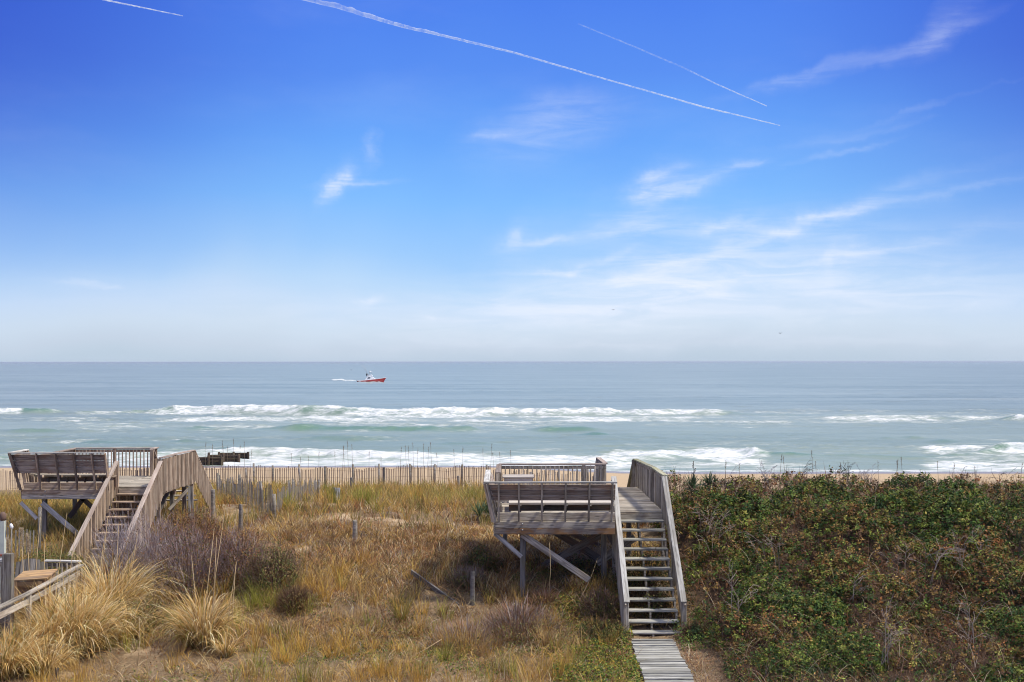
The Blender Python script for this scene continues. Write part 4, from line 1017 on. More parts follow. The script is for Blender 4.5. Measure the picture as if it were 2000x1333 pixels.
# 3. foreground tufts: upright golden bunches, loose straw
d3f = lambda X, Y: (X < 2.4)*ss(fbm(X*1.0, Y, .8, 2), .44, .58)*1.0
X, Y = scatter_tufts(1100, -10, 2.5, 19.5, 29.5, 8, d3f); tufts(X, Y, 22, .25, .55, .0105, (.0, .28), (.05, .7), palf([gold, ygr, tan], lambda x, y, a, b: np.stack([1+0*a, .8*ss(a, .4, .6), .6+0*a], 1)), spread=.11)
# two brighter yellow green bunches
RB = np.random.default_rng(77)
for b_ in range(70):
    Yv = 20+RB.random()**.8*(30-20); px = RB.uniform(300, 1130) if b_ > 8 else [505, 515, 525, 570, 565, 585, 670, 860, 765][b_]; Yv = [27.3, 27.0, 27.4, 24.6, 24.0, 24.9, 24.3, 23.9, 24.6][b_] if b_ < 9 else Yv
    c0 = [ygr, gold, tan, gold, olive][int(RB.integers(5))] if b_ > 2 else ygr; n_ = int(RB.integers(1, 4)) if b_ > 8 else 4
    X = rx(px, Yv)+RNG.normal(0, .22, n_); Y = Yv+RNG.normal(0, .15, n_)
    if clear(X, Y).min() < .45 or (860 < px < 1215 and Yv > 25.3): continue
    hh = RB.uniform(.45, 1.0)
    tufts(X, Y, int(RB.integers(18, 46)), .45*hh, .85*hh, .0105, (.0, .45), (.05, 1.0), lambda X_, Y__, n__, c0=c0: np.tile(np.array([c0]), (n__, 1)), spread=.13)
for (px, Yv, n_, c0) in [(920, 42, 3, ygr), (700, 41, 4, ygr), (640, 44, 3, ygr), (800, 44, 3, gold), (725, 42, 2, ygr), (560, 40, 3, ygr)]:
    X = rx(px, Yv)+RNG.normal(0, .25, n_); Y = Yv+RNG.normal(0, .2, n_)
    tufts(X, Y, 45, .5, .95, .0105, (.0, .30), (.05, .7), lambda X_, Y__, n__, c0=c0: np.tile(np.array([c0]), (n__, 1)), spread=.14)
# fallen straw and litter lying flat over the whole foreground
n_ = 42000; Y = RNG.uniform(18.5, 34, n_); X = -11+(3.6+11)*RNG.random(n_); k = ~on_thing(X, Y) & (np.abs(X) < .5*Y+1) & (RNG.random(n_) < (.25+.75*ss(fbm(X, Y, 1.1, 3), .42, .58))*(.35+.65*clear(X, Y))); X, Y = X[k], Y[k]
cc = pick([straw, tan, brown, (0.16, 0.075, 0.045), (0.22, 0.10, 0.05), grey], [2, 2, 2, 2.5, 1.5, 1], len(X))
grass_parts.append(blades(np.stack([X, Y, ground(X, Y)+.005], 1), RNG.uniform(.06, .26, len(X)), .012*np.ones(len(X)), RNG.uniform(.9, 1.5, len(X)), RNG.uniform(-.2, 1.0, len(X)), RNG.uniform(0, 6.28, len(X)), cc, 2))
g_o = veg('dune_grass', grass_parts, M_GRASS); tag(g_o, 'dry tan, gold and brown dune grass covering the slope', 'grass', None, 'stuff')

# 4. low green creepers and weeds
cp = []
def weeds(n_, x0, x1, y0, y1, dens, pal, wt, size=(.018, .04), h=.12, rng=RNG):
    X = rng.uniform(x0, x1, n_); Y = rng.uniform(y0, y1, n_); k = rng.random(n_) < dens(X, Y); X, Y = X[k], Y[k]
    ok = ~((X > 2.58) & (X < 3.62) & (Y < 25.5)) & ~((X < -10.1) & (Y < 28.2)); X, Y = X[ok], Y[ok]
    Z = ground(X, Y)+rng.random(len(X))**1.5*h*(.4+1.2*fbm(X, Y, 2.2, 2))
    nr = rng.normal(size=(len(X), 3))*.6+np.array([0, -.2, 1.0])
    cp.append(leaves(np.stack([X, Y, Z], 1), rng.uniform(size[0], size[1], len(X)), nr, pick(pal, wt, len(X), rng, .3)))
GP = [(0.09, 0.15, 0.03), (0.16, 0.21, 0.04), (0.32, 0.28, 0.04), (0.20, 0.10, 0.05), (0.42, 0.33, 0.05)]
weeds(26000, .8, 2.7, 20, 27.6, lambda X, Y: ss(fbm(X, Y, .9, 3)+.22*ss(X, .6, 2.2), .48, .62), GP, [3, 3, 2, 1.5, .8])
weeds(34000, -9, 1.5, 20, 27.5, lambda X, Y: clear(X, Y)**2*ss(fbm(X+21, Y+4, .9, 3), .56, .66), GP, [3, 2.5, .8, 1, .4], (.015, .032), .09)
weeds(9000, 0, 3.4, 27, 31, lambda X, Y: ss(fbm(X+2, Y+4, .8, 3), .42, .6), GP, [3, 2, 1, 1.5, .3], (.015, .035), .14)
weeds(1500, 3.6, 4.5, 24.6, 26.1, lambda X, Y: 1.0+0*X, GP, [5, 1.5, .3, .9, .1], (.015, .035), .25)
weeds(30000, -12, 4, 20, 46, lambda X, Y: 1.0+0*X, [rust, brown, (0.45, 0.3, 0.16)], [1, 1.5, 1], (.01, .025), .02)
wo_ = veg('low_weeds', cp, M_LEAF); tag(wo_, 'low green and yellow creepers spreading over the sand left of the grey stairs', 'weeds', None, 'stuff')

# ------------------------------------------------------------------ thicket right of the stairs (one tangled mass)
_rb = np.random.default_rng(42)
BUSH = []      # centre x, y, radius, height, kind: 0 leafy green, 1 orange and brown leaves, 2 bare brown
def addb(px, py, r, h, k):
    X_, Y_ = pt(px, py+h*55); BUSH.append((X_, Y_, r, h, k))
for b in [(1500, 1175, 1.0, .85, 0), (1430, 1230, .7, .6, 1), (1590, 1200, .8, .7, 0), (1660, 1010, 1.3, 1.15, 1), (1590, 960, 1.2, 1.0, 0), (1430, 985, 1.0, 1.05, 0), (1370, 1010, .8, .9, 1), (1760, 985, 1.4, 1.15, 0), (1880, 1000, 1.3, 1.1, 0),
          (1720, 1160, 1.0, .8, 1), (1830, 1150, 1.0, .8, 2), (1940, 1120, 1.1, .95, 1), (1980, 1220, .9, .7, 0), (1650, 1270, .9, .55, 0), (1540, 1290, .8, .5, 0), (1870, 1250, 1.0, .6, 2), (1400, 1130, .8, .75, 2), (1390, 1210, .7, .6, 2),
          (1640, 1110, .9, .7, 1), (1760, 1080, 1.0, .9, 2), (1420, 1070, .7, .8, 1)]: addb(*b)
BUSH.append((4.95, 24.4, .55, .22, 2)); BUSH.append((5.0, 23.3, .6, .2, 2)); BUSH.append((4.9, 22.3, .6, .2, 2))
for _ in range(2600):
    y_ = 18+21.5*_rb.random(); x_ = 4.3+(.5*y_+1.5-4.3)*_rb.random(); r_ = _rb.uniform(.45, 1.15)*(.75+.01*y_); fr = .38+.62*float(ss(y_+.25*(x_-4), 21.5, 25.5))
    if any((x_-b[0])**2+(y_-b[1])**2 < ((r_+b[2])*.66)**2 for b in BUSH): continue
    if ((x_-6.7)/1.0)**2+((y_-27.6)/1.3)**2 < 1: continue
    t_ = float(fbm(x_*1.0+5, y_*1.3+5, .5, 2))
    k_ = 2 if (t_ > .495 or (x_ < 5.6 and y_ < 25.2) or (y_ < 24 and _rb.random() < .5) or (y_ > 35.6 and _rb.random() < .55) or (x_ < 4.9 and _rb.random() < .5)) else (1 if _rb.random() < .42 else 0)
    h_ = _rb.uniform(.7, 1.4)*fr*(r_**.4)
    if x_ < 5.4 and y_ < 25.3: h_ *= .45; r_ *= .8
    if x_-r_ < 3.95: r_ = max(.3, x_-3.95)
    BUSH.append((x_, y_, r_, min(h_, _rb.uniform(.75, 1.1) if y_ > 34.5 else 1.45), k_))
def bushes(X, Y):
    wx_ = X+.30*(fbm(X, Y, 1.6, 2)-.5); wy_ = Y+.30*(fbm(X+9, Y+4, 1.6, 2)-.5)
    best = np.zeros(np.shape(X)); kid = np.zeros(np.shape(X), int)
    for cx, cy, r, h, k in BUSH:
        d2 = ((wx_-cx)/r)**2+((wy_-cy)/r)**2
        v = h*np.sqrt(np.clip(1-d2, 0, 1)); m_ = v > best
        best = np.where(m_, v, best); kid = np.where(m_, k, kid)
    return best, kid
def thick_h(X, Y):
    e = ss(X+.35*(fbm(X, Y, .7, 2)-.5), 3.95+.35*(Y < 25.5), 4.5)*(1-ss(Y, 37.4, 40.0))
    low = ss(Y+1.2*(fbm(X, Y, .5, 2)-.5)+.25*(X-4), 19.5, 23.0)*.5+.5
    b, _ = bushes(X, Y)
    b = np.maximum(b, (.07+.24*fbm(X, Y, 1.3, 2))*(1-.6*np.exp(-(((X-6.7)/.9)**2+((Y-27.4)/1.1)**2))))+.30*(fbm(X, Y, 2.4, 2)-.5)*(b > .2)
    return np.clip(b, .10, 2)*e*low
def thick_zone(X, Y):
    # 0 leafy green, 1 bare brown twigs
    b, k = bushes(X, Y)
    z_ = np.where(b < .12, .55, np.where(k == 2, .93, np.where(k == 1, .28, .08)))
    return np.clip(z_+.5*(fbm(X, Y, 1.1, 2)-.5), 0, 1)
tp = []; tw_ = []
def sprigs(ns, per, rng=RNG):
    Y = 17+(40-17)*rng.random(ns)**1.05; X = 3.9+(.5*Y+1.2-3.9)*rng.random(ns)
    H = thick_h(X, Y); zn_ = thick_zone(X, Y); gm = np.hypot(thick_h(X+.1, Y)-H, thick_h(X, Y+.1)-H)/.1; keep = (H > .1) & (rng.random(ns) < (1-.85*zn_)*np.clip((.75+gm)/2.2, 0, 1)); X, Y, H = X[keep], Y[keep], H[keep]; ns = len(X); _, kd = bushes(X, Y); kd = (kd >= 1)*1.0
    e = .15; gx_ = (thick_h(X+e, Y)-thick_h(X-e, Y))/(2*e); gy_ = (thick_h(X, Y+e)-thick_h(X, Y-e))/(2*e)
    dirn = np.stack([-gx_, -gy_-.25, np.ones(ns)], 1)+rng.normal(size=(ns, 3))*.35; dirn /= np.linalg.norm(dirn, axis=1, keepdims=True)
    n1_ = fbm(X+2, Y+77, .8, 3); n2_ = fbm(X+60, Y+7, 1.1, 2)
    PAL = np.array([(0.030, 0.064, 0.014), (0.065, 0.11, 0.018), (0.17, 0.205, 0.035), (0.23, 0.14, 0.04), (0.24, 0.095, 0.03), (0.11, 0.06, 0.03), (0.27, 0.25, 0.055)])
    Wt = np.stack([2.2-.9*kd, 2.2-1.3*kd, 1.7+1.0*ss(n2_, .5, .7)-.9*kd, .12+1.5*kd+.4*ss(n1_, .52, .62), .02+.9*kd*ss(n1_, .45, .6), .3+1.2*kd, .10+.4*ss(n2_, .55, .7)], 1)
    Wt /= Wt.sum(1, keepdims=True); pc = PAL[(rng.random((ns, 1)) > Wt.cumsum(1)).sum(1).clip(0, 6)]*rng.uniform(.5, 1.65, (ns, 1))*(.6+.8*fbm(X, Y, .9, 2))[:, None]
    dep = rng.exponential(.07, ns); Ls = rng.uniform(.10, .26, ns)
    c0 = np.stack([X, Y, ground(X, Y)+H-dep-.06], 1)
    I = np.repeat(np.arange(ns), per); t_ = rng.uniform(.1, 1.0, len(I)); m_ = len(I)
    pos = c0[I]+dirn[I]*(Ls[I]*t_)[:, None]+rng.normal(size=(m_, 3))*.035
    nr = dirn[I]*.6+rng.normal(size=(m_, 3))*.5+np.array([0, 0, .4])
    cc_ = pc[I]*rng.uniform(.75, 1.3, (m_, 1)); odd = rng.random(m_) < .05; cc_[odd] = np.array((.28, .15, .045))*rng.uniform(.6, 1.2, (odd.sum(), 1))
    tp.append(leaves(pos, rng.uniform(.028, .052, m_)*(Y[I]/30)**.6, nr, cc_, asp=.5))
    cs = pick([(0.20, 0.12, 0.08), (0.12, 0.07, 0.045)], [1, 1], ns)
    tw_.append(blades(c0-dirn*.12, Ls+.16, .009*np.ones(ns), np.arccos(np.clip(dirn[:, 2], -1, 1)), np.zeros(ns), np.arctan2(dirn[:, 1], dirn[:, 0]), cs, 2))
def thick_layer(n_, depth, size, rng=RNG):
    Y = 17+(40-17)*rng.random(n_)**1.05; X = 3.9+(.5*Y+1.2-3.9)*rng.random(n_)
    H = thick_h(X, Y); keep = (H > .08); zn_ = thick_zone(X, Y)
    keep &= rng.random(n_) < (1-.86*zn_)
    X, Y, H = X[keep], Y[keep], H[keep]
    dz = np.minimum(rng.exponential(depth, len(X)), H)
    Z = ground(X, Y)+H-dz+rng.normal(0, .025, len(X))
    # surface slope as a bias for the leaf normal
    e = .12; gx_ = (thick_h(X+e, Y)-thick_h(X-e, Y))/(2*e); gy_ = (thick_h(X, Y+e)-thick_h(X, Y-e))/(2*e)
    nr = np.stack([-gx_, -gy_-.15, np.ones_like(gx_)], 1)+rng.normal(size=(len(X), 3))*.55
    n1_ = fbm(X+2, Y+77, .75, 3); n2_ = fbm(X+60, Y+7, 2.4, 2)
    PAL = np.array([(0.035, 0.07, 0.015), (0.085, 0.12, 0.022), (0.17, 0.18, 0.03), (0.30, 0.20, 0.045), (0.34, 0.125, 0.03), (0.12, 0.06, 0.03), (0.42, 0.34, 0.07)])
    Wt = np.stack([1.6+0*n1_, 1.5+0*n1_, .75+1.0*ss(n2_, .5, .7), .25+2.2*ss(n1_, .50, .62), .08+2.2*ss(n1_, .54, .66), .7+1.0*ss(n1_, .5, .6), .10+.35*ss(n2_, .55, .7)], 1)
    Wt /= Wt.sum(1, keepdims=True); i = (rng.random((len(X), 1)) > Wt.cumsum(1)).sum(1).clip(0, 6)
    c_ = PAL[i]*(1+rng.uniform(-.25, .35, (len(X), 1)))
    tp.append(leaves(np.stack([X, Y, Z], 1), rng.uniform(size[0], size[1], len(X))*(Y/30)**.7, nr, c_))
sprigs(62000, 12)
thick_layer(50000, .35, (.03, .055))
# brown bare stems through and over the mass
n_ = 52000; Y = 17+(40-17)*RNG.random(n_); X = 3.9+(.5*Y+1.2-3.9)*RNG.random(n_)
H = thick_h(X, Y); zn_ = thick_zone(X, Y); k = (H > .06) & (RNG.random(n_) < .10+.90*zn_); X, Y, H, zn_ = X[k], Y[k], H[k], zn_[k]
Zb = ground(X, Y)+H*RNG.uniform(.3, .95, len(X))
cc = pick([(0.20, 0.12, 0.08), (0.30, 0.21, 0.15), (0.12, 0.07, 0.045), (0.42, 0.34, 0.26), (0.28, 0.13, 0.06)], [3, 1.3, 4, .6, 1.6], len(X))
tw_.append(blades(np.stack([X, Y, Zb], 1), RNG.uniform(.15, .5, len(X))*(.7+.5*zn_), .0075*(Y/28)*RNG.uniform(.7, 1.4, len(X)), RNG.uniform(.2, 1.5, len(X)), RNG.uniform(-1.2, 1.8, len(X)), RNG.uniform(0, 6.28, len(X)), cc, 3))
# long arching pale vines over the front
n_ = 900; Y = 18+19*RNG.random(n_); X = 4.2+(.48*Y-4.2)*RNG.random(n_); H = thick_h(X, Y); k = H > .1; X, Y, H = X[k], Y[k], H[k]
cc = pick([(0.50, 0.40, 0.26), (0.42, 0.33, 0.24), (0.45, 0.40, 0.16)], [2, 2, 1], len(X))
tw_.append(blades(np.stack([X, Y, ground(X, Y)+H*.85], 1), RNG.uniform(.4, 1.1, len(X)), .0085*np.ones(len(X)), RNG.uniform(.1, .9, len(X)), RNG.uniform(.8, 2.4, len(X)), RNG.uniform(0, 6.28, len(X)), cc, 6))
# litter carpet under and beside it
lo = []
n_ = 20000; Y = RNG.uniform(17, 26.5, n_); X = 3.6+(.5*Y+1-3.6)*RNG.random(n_)**1.3
lo.append(blades(np.stack([X, Y, ground(X, Y)-.01], 1), RNG.uniform(.1, .3, n_), .008*np.ones(n_), RNG.uniform(.3, 1.4, n_), RNG.uniform(-.5, 2.2, n_), RNG.uniform(0, 6.28, n_), pick([pink, brown, grey, (0.28, 0.16, 0.12)], [2, 2, 1, 2], n_), 2))
# brown twigs bristling along the crest
n_ = 5200; Y = RNG.uniform(35.0, 38.8, n_); X = RNG.uniform(4.2, 20, n_); H = thick_h(X, Y); k = (H > .08) & (RNG.random(n_) < .2+.8*ss(fbm(X, Y, .5, 2), .4, .6)); X, Y, H = X[k], Y[k], H[k]
tw_.append(blades(np.stack([X, Y, ground(X, Y)+H*.8], 1), RNG.uniform(.15, .50, len(X)), .0095*np.ones(len(X)), RNG.uniform(.0, 1.1, len(X)), RNG.uniform(-.8, 1.6, len(X)), RNG.uniform(0, 6.28, len(X)), pick([(0.27, 0.17, 0.12), (0.36, 0.26, 0.20), (0.20, 0.12, 0.09)], [2, 1.4, 1.4], len(X)), 3))
th = veg('shrub_thicket', tp, M_LEAF); tag(th, 'tangled green, orange and brown coastal thicket covering the hill right of the grey stairs', 'thicket', None, 'stuff')
th2 = veg('tangled_stems', tw_+lo, M_TWIG); tag(th2, 'brown bare stems and vines tangled through the right hand thicket', 'stems', None, 'stuff')

# ------------------------------------------------------------------ branching bare shrubs
def branch_pts(base, L, n_child, depth, rng, out, heading, tilt, rad):
    pts = [base]; h = heading; t_ = tilt; p = base
    seg = 4
    for i in range(seg):
        h += rng.uniform(-.35, .35); t_ += rng.uniform(-.15, .2)
        p = p+Vector((math.sin(t_)*math.cos(h), math.sin(t_)*math.sin(h), math.cos(t_)))*(L/seg); pts.append(p)
        if depth > 0 and i >= 1:
            for _ in range(n_child):
                branch_pts(p, L*rng.uniform(.4, .65), n_child, depth-1, rng, out, h+rng.uniform(-1.4, 1.4), t_+rng.uniform(.1, .7), rad*.6)
    out.append((pts, rad))
def bare_shrub(px, Y, zoff, L, lab, col, seed, group='bare pale shrubs in the thicket', nstem=4, rad=.010, name='bare_shrub'):
    R = random.Random(seed); X = rx(px, Y); z0 = gz(X, Y)+zoff
    out_ = []
    for s in range(nstem): branch_pts(Vector((X+R.uniform(-.15, .15), Y+R.uniform(-.15, .15), z0)), L*R.uniform(.45, 1.1), 1, 2, R, out_, R.uniform(0, 6.28), R.uniform(.05, .45), rad)
    V, Fs = [], []
    for pts, r in out_:
        v, f = tube_arrays(pts, [max(.004, r*(1-.18*i)) for i in range(len(pts))], 3); o = len(V); V += v; Fs += [tuple(o+i for i in ff_) for ff_ in f]
    me = bpy.data.meshes.new(name); me.from_pydata([tuple(v) for v in V], [], Fs); me.update()
    tag(mobj(name, me, col), lab, 'shrub', group)
M_BARK = plain('pale_bare_bark', (0.34, 0.27, 0.21), .85, 0, .25); M_BARKD = plain('dark_bare_bark', (0.10, 0.075, 0.06), .85, 0, .25); M_BARKG = plain('grey_purple_bark', (0.30, 0.26, 0.26), .85, 0, .25)
for i, (px, Y, zo, L, lab) in enumerate([
    (1815, 27.0, .45, .95, 'tallest pale bare shrub standing in the middle of the right thicket'),
    (1870, 27.2, .45, .8, 'pale bare shrub just right of the tallest one in the thicket'),
    (1755, 27.6, .4, .7, 'brown bare shrub left of the tallest pale one in the thicket'),
    (1510, 27.8, .45, .7, 'pale bare shrub over the dark hollow of the thicket'),
    (1395, 28.6, .55, .75, 'forked bare shrub beside the upper stairs in the thicket'),
    (1375, 30.2, .6, .6, 'slim bare twigs near the top of the stairs'),
    (1660, 26.0, .4, .6, 'low bare shrub at the front of the dark hollow'),
    (1925, 27.6, .5, .65, 'bare shrub at the right side of the thicket below a yucca'),
    (1440, 25.2, .35, .8, 'tangled bare shrub low down right of the stair foot'),
    (1900, 23.0, .3, .8, 'pale curling bare shrub in the lower right corner of the thicket'),
    (1720, 22.6, .3, .7, 'bare shrub at the bottom edge in the middle of the thicket')]):
    bare_shrub(px, Y, zo, L, lab, M_BARK, 100+i)
for i, (px, Y, zo, L, m_, lab, rad_, ns) in enumerate([
    (1798, 37.3, .35, .62, M_BARKD, 'dark dead branch poking up above the thicket crest against the sea', .03, 1),
    (1560, 37.3, .45, .62, M_BARKD, 'dark twiggy bush on the thicket crest against the sea', .012, 3),
    (1655, 37.5, .5, .6, M_BARKD, 'low dark twigs on the thicket crest right of the twiggy bush', .012, 4),
    (1690, 37.2, .45, .55, M_BARKG, 'wide grey bare shrub sprawling over the thicket crest', .012, 6),
    (1880, 37.4, .4, .5, M_BARKD, 'sparse dark twigs at the right end of the crest', .010, 3),
    (1955, 37.2, .35, .5, M_BARKD, 'dark twigs at the crest by the right edge', .010, 3),
    (1420, 36.5, .4, .6, M_BARKG, 'grey bare shrub on the crest right of the stair head', .010, 4),
    (1500, 36.8, .45, .6, M_BARKG, 'grey bare shrub on the crest left of the twiggy dark bush', .010, 5)]):
    bare_shrub(px, Y, zo, L, lab, m_, 140+i, 'bare shrubs along the thicket crest', ns, rad_)

# ------------------------------------------------------------------ yuccas
def yucca(px, py, Y, r, n_, lab, stalk=0.0, dry=.25, ground_off=None):
    X = rx(px, Y); z0 = CZ-(py-HZ)*Y/F
    root = thing('yucca_plant', (X, Y, gz(X, Y)), lab, 'yucca', 'yucca plants')
    rng = np.random.default_rng(int(px)); head = rng.uniform(0, 6.28, n_); le = rng.uniform(.1, 1.75, n_)
    c_ = pick([(0.05, 0.09, 0.045), (0.09, 0.14, 0.06), (0.13, 0.17, 0.08)], [2, 2, 1], n_, rng); d = (le > 1.35) & (rng.random(n_) < .5+dry); c_[d] = np.array((0.36, 0.27, 0.17))
    b = np.tile(np.array([[X, Y, z0]]), (n_, 1))+rng.normal(0, .03, (n_, 3))
    veg('leaf_rosette', [blades(b, r*rng.uniform(.75, 1.1, n_), .035, le, rng.uniform(0, .35, n_), head, c_, 3, wtw=head+1.57, rng=rng)], M_LEAF, root)
    tube('trunk', [(X, Y, gz(X, Y)-.1), (X, Y, z0)], [.06, .05], M_BARKD, root, 6)
    if stalk: tube('flower_stalk', [(X+.02, Y, z0), (X+.05, Y, z0+stalk*.6), (X+.04, Y, z0+stalk)], [.012, .01, .006], M_BARKD, root, 5)
    if stalk:
        R = random.Random(int(px))
        for k in range(8):
            h = stalk*(.5+.06*k); tube('seed_pod', [(X+.045, Y, z0+h), (X+.045+R.uniform(-.07, .07), Y+R.uniform(-.05, .05), z0+h+.05)], [.006, .014], M_BARKD, root, 5)
yucca(1352, 955, 35.6, .55, 90, 'spiky yucca with a seed stalk right of the head of the stairs', .85)
yucca(1385, 948, 36.2, .5, 80, 'spiky yucca without a stalk beside the stalked one')
yucca(952, 1003, 37.5, .62, 70, 'dark spiky yucca tucked against the left side of the grey platform')
yucca(935, 1006, 36.9, .55, 60, 'half withered yucca just left of the grey platform', 0, .5)
yucca(1990, 1062, 29.5, .45, 55, 'grey green yucca at the right edge of the thicket')
yucca(1858, 1000, 31.5, .45, 50, 'bluish yucca half hidden in the upper right of the thicket')

# ------------------------------------------------------------------ leafy shrubs, one by one
def shrub(px, Y, r, h, lab, leafpal, leafw, nl, twigpal, twigw, nt, seed, name='shrub', lsize=(.016, .034), group='brushy shrubs around the walkovers', sq=1.0):
    X = rx(px, Y); rng = np.random.default_rng(seed); g = gz(X, Y)
    root = thing(name, (X, Y, g), lab, 'shrub', group)
    head = rng.uniform(0, 6.28, nt); bl = rng.uniform(0, 1, nt)
    # fine twig tips in the crown shell
    def shell(n_, inner):
        th = rng.uniform(0, 6.28, n_); ph = np.arccos(rng.uniform(-.05, 1, n_)); rad = (inner+(1-inner)*rng.random(n_)**.5)
        lump = .40+1.15*fbm(np.cos(th)*1.8+seed, np.sin(th)*1.8+ph*1.8, 1.0, 3)
        x = X+np.cos(th)*np.sin(ph)*r*rad*lump*sq; y = Y+np.sin(th)*np.sin(ph)*r*rad*lump; z_ = ground(x, y)*.5+g*.5+np.cos(ph)*h*rad*lump
        return x, y, z_, th, ph
    x, y, z_, th, ph = shell(nt, .45)
    ct = pick(twigpal, twigw, nt, rng)
    tws = [blades(np.stack([x, y, z_], 1), rng.uniform(.12, .34, nt), .0072*(Y/28)*rng.uniform(.7, 1.3, nt), ph*.75+rng.uniform(-.5, .5, nt), rng.uniform(-.6, .9, nt), th+rng.uniform(-.7, .7, nt), ct, 3, rng=rng)]
    ns = 70; hd = rng.uniform(0, 6.28, ns)
    tws.append(blades(np.tile([[X, Y, g]], (ns, 1))+rng.normal(0, .1*r, (ns, 3))*[1, 1, .1], rng.uniform(.6, 1.05, ns)*max(h, r*.9), .022*np.ones(ns), rng.uniform(.05, .8, ns), rng.uniform(-.2, .8, ns), hd, pick(twigpal, twigw, ns, rng), 5, rng=rng))
    veg('twigs', tws, M_TWIG, root)
    if nl:
        x, y, z_, th, ph = shell(nl, .55)
        nr = np.stack([np.cos(th)*np.sin(ph), np.sin(th)*np.sin(ph), np.cos(ph)+.3], 1)+rng.normal(size=(nl, 3))*.6
        pn = fbm(x*1.7+seed, z_*1.7+y, 1.2, 2)
        cl = pick(leafpal, leafw, nl, rng, .3)*(0.7+.7*pn[:, None])
        veg('foliage', [leaves(np.stack([x, y, z_+.04], 1), rng.uniform(lsize[0], lsize[1], nl), nr, cl, rng)], M_LEAF, root)
mauve = (0.30, 0.205, 0.18); lilac = (0.44, 0.37, 0.36); dkb = (0.12, 0.075, 0.055); rusty = (0.26, 0.115, 0.045)
rl = [(0.27, 0.12, 0.04), (0.19, 0.12, 0.035), (0.12, 0.12, 0.035), (0.34, 0.20, 0.06)]
gl_ = [(0.09, 0.115, 0.03), (0.17, 0.165, 0.045), (0.27, 0.18, 0.07)]
shrub(240, 31.5, .9, 1.75, 'grey leafless brush swallowing the lower stairs of the tan walkover', rl, [1, 1, 1, .5], 500, [lilac, (0.42, 0.38, 0.36), mauve], [3, 2, 1.5], 5200, 1)
shrub(300, 31.0, .85, 1.65, 'grey brush right of the lower stairs of the tan walkover', rl, [1, 1, 1, .5], 900, [lilac, mauve, (0.42, 0.38, 0.36)], [3, 2, 1], 4200, 2)
shrub(350, 33.4, 1.0, 1.40, 'rust and olive leaved shrub beside the ramp of the tan walkover', rl, [2.5, 2, 1, 1], 6500, [mauve, rusty, dkb], [2, 2, 1], 2600, 3)
shrub(398, 31.2, .9, 1.55, 'reddish brown shrub in front of the thick grey post', rl, [3, 1.2, .5, .6], 5200, [mauve, dkb, rusty], [3, 1.5, 1.5], 4200, 4)
shrub(370, 28.6, 1.05, 1.65, 'large dark purplish shrub between the two golden grass masses', rl, [1, 1, 1.5, .2], 3000, [mauve, lilac, dkb], [3, 2, 2], 5600, 5)
shrub(466, 29.0, .85, 1.35, 'mauve brown shrub right behind the round golden grass clump', rl, [2, 1, 1, .3], 3200, [mauve, dkb, lilac], [3, 1.5, 1.2], 4600, 6)
shrub(535, 28.2, .8, 1.05, 'dark olive shrub at the edge of the open grass slope', gl_, [2, 2, 2], 3600, [dkb, mauve, brown], [2, 1.5, 1.5], 3000, 7)
shrub(575, 27.1, .42, .36, 'small round dark brown shrub low on the grass slope', gl_, [1, 1, 3], 1000, [dkb, brown], [2, 2], 1900, 8)
shrub(280, 26.4, .75, .75, 'olive weedy shrub between the golden clumps', gl_, [2, 2, 2], 1800, [brown, mauve, olive], [2, 1, 1.5], 1900, 9)
shrub(915, 28.3, .5, .32, 'brown green shrub at the foot of the left brace of the grey platform', gl_, [2, 2, 2], 2400, [brown, mauve, grey], [2, 1, 1], 1700, 10)
shrub(940, 29.6, .6, .55, 'leafy green and orange shrub below the yuccas left of the grey platform', [(0.06, 0.10, 0.025), (0.15, 0.16, 0.035), (0.30, 0.17, 0.05)], [2, 2, 1.4], 3800, [brown, mauve], [2, 1], 1100, 11)
shrub(1065, 27.2, .4, .26, 'low reddish brown brush under the grey platform', gl_, [1, 1, 2], 400, [brown, mauve, rusty], [2, 1, 1], 1000, 12)
shrub(1175, 26.8, .5, .45, 'dark brush in the shade left of the grey stairs', gl_, [3, 2, 2], 2600, [brown, dkb, mauve], [2, 1, 1], 2300, 13)
shrub(1175, 25.6, .5, .35, 'low green bush at the lower left of the grey stairs', gl_, [4, 2, 1], 2400, [brown, dkb], [2, 1], 600, 14)
shrub(1352, 25.4, .22, .30, 'dark green bush at the right foot of the grey stairs', [(0.04, 0.08, 0.03), (0.07, 0.12, 0.035)], [2, 1], 2600, [dkb, brown], [1, 1], 400, 15)
shrub(1010, 26.0, 1.1, .32, 'grey brown matted brush in the open foreground', gl_, [1, 2, 2], 1400, [grey, pink, brown, mauve], [2, 2, 2, 2], 4200, 16)
shrub(905, 25.2, .9, .28, 'low matted brush below the tallest stake', gl_, [1, 2, 2], 900, [grey, pink, tan, mauve], [2, 2, 1, 1], 3000, 17)
shrub(100, 31.5, 1.2, .9, 'olive green bush under the braces of the tan walkover', [gren, olive, (0.07, 0.10, 0.02)], [2, 2, 2], 4200, [brown, olive], [1, 1], 1500, 18)
shrub(20, 31.2, .9, .8, 'golden green bush behind the far left slat fence', [gren, olive, gold], [1, 2, 2], 2200, [brown, gold], [1, 1], 1800, 19)

shrub(1262, 28.1, .8, .9, 'dark brush growing underneath the grey stairs', gl_, [3, 2, 1], 3000, [brown, dkb], [1, 2], 1500, 20)
shrub(1268, 27.0, .6, .45, 'low dark brush under the lower grey stairs', gl_, [3, 2, 1], 1500, [brown, dkb], [1, 2], 1200, 21)
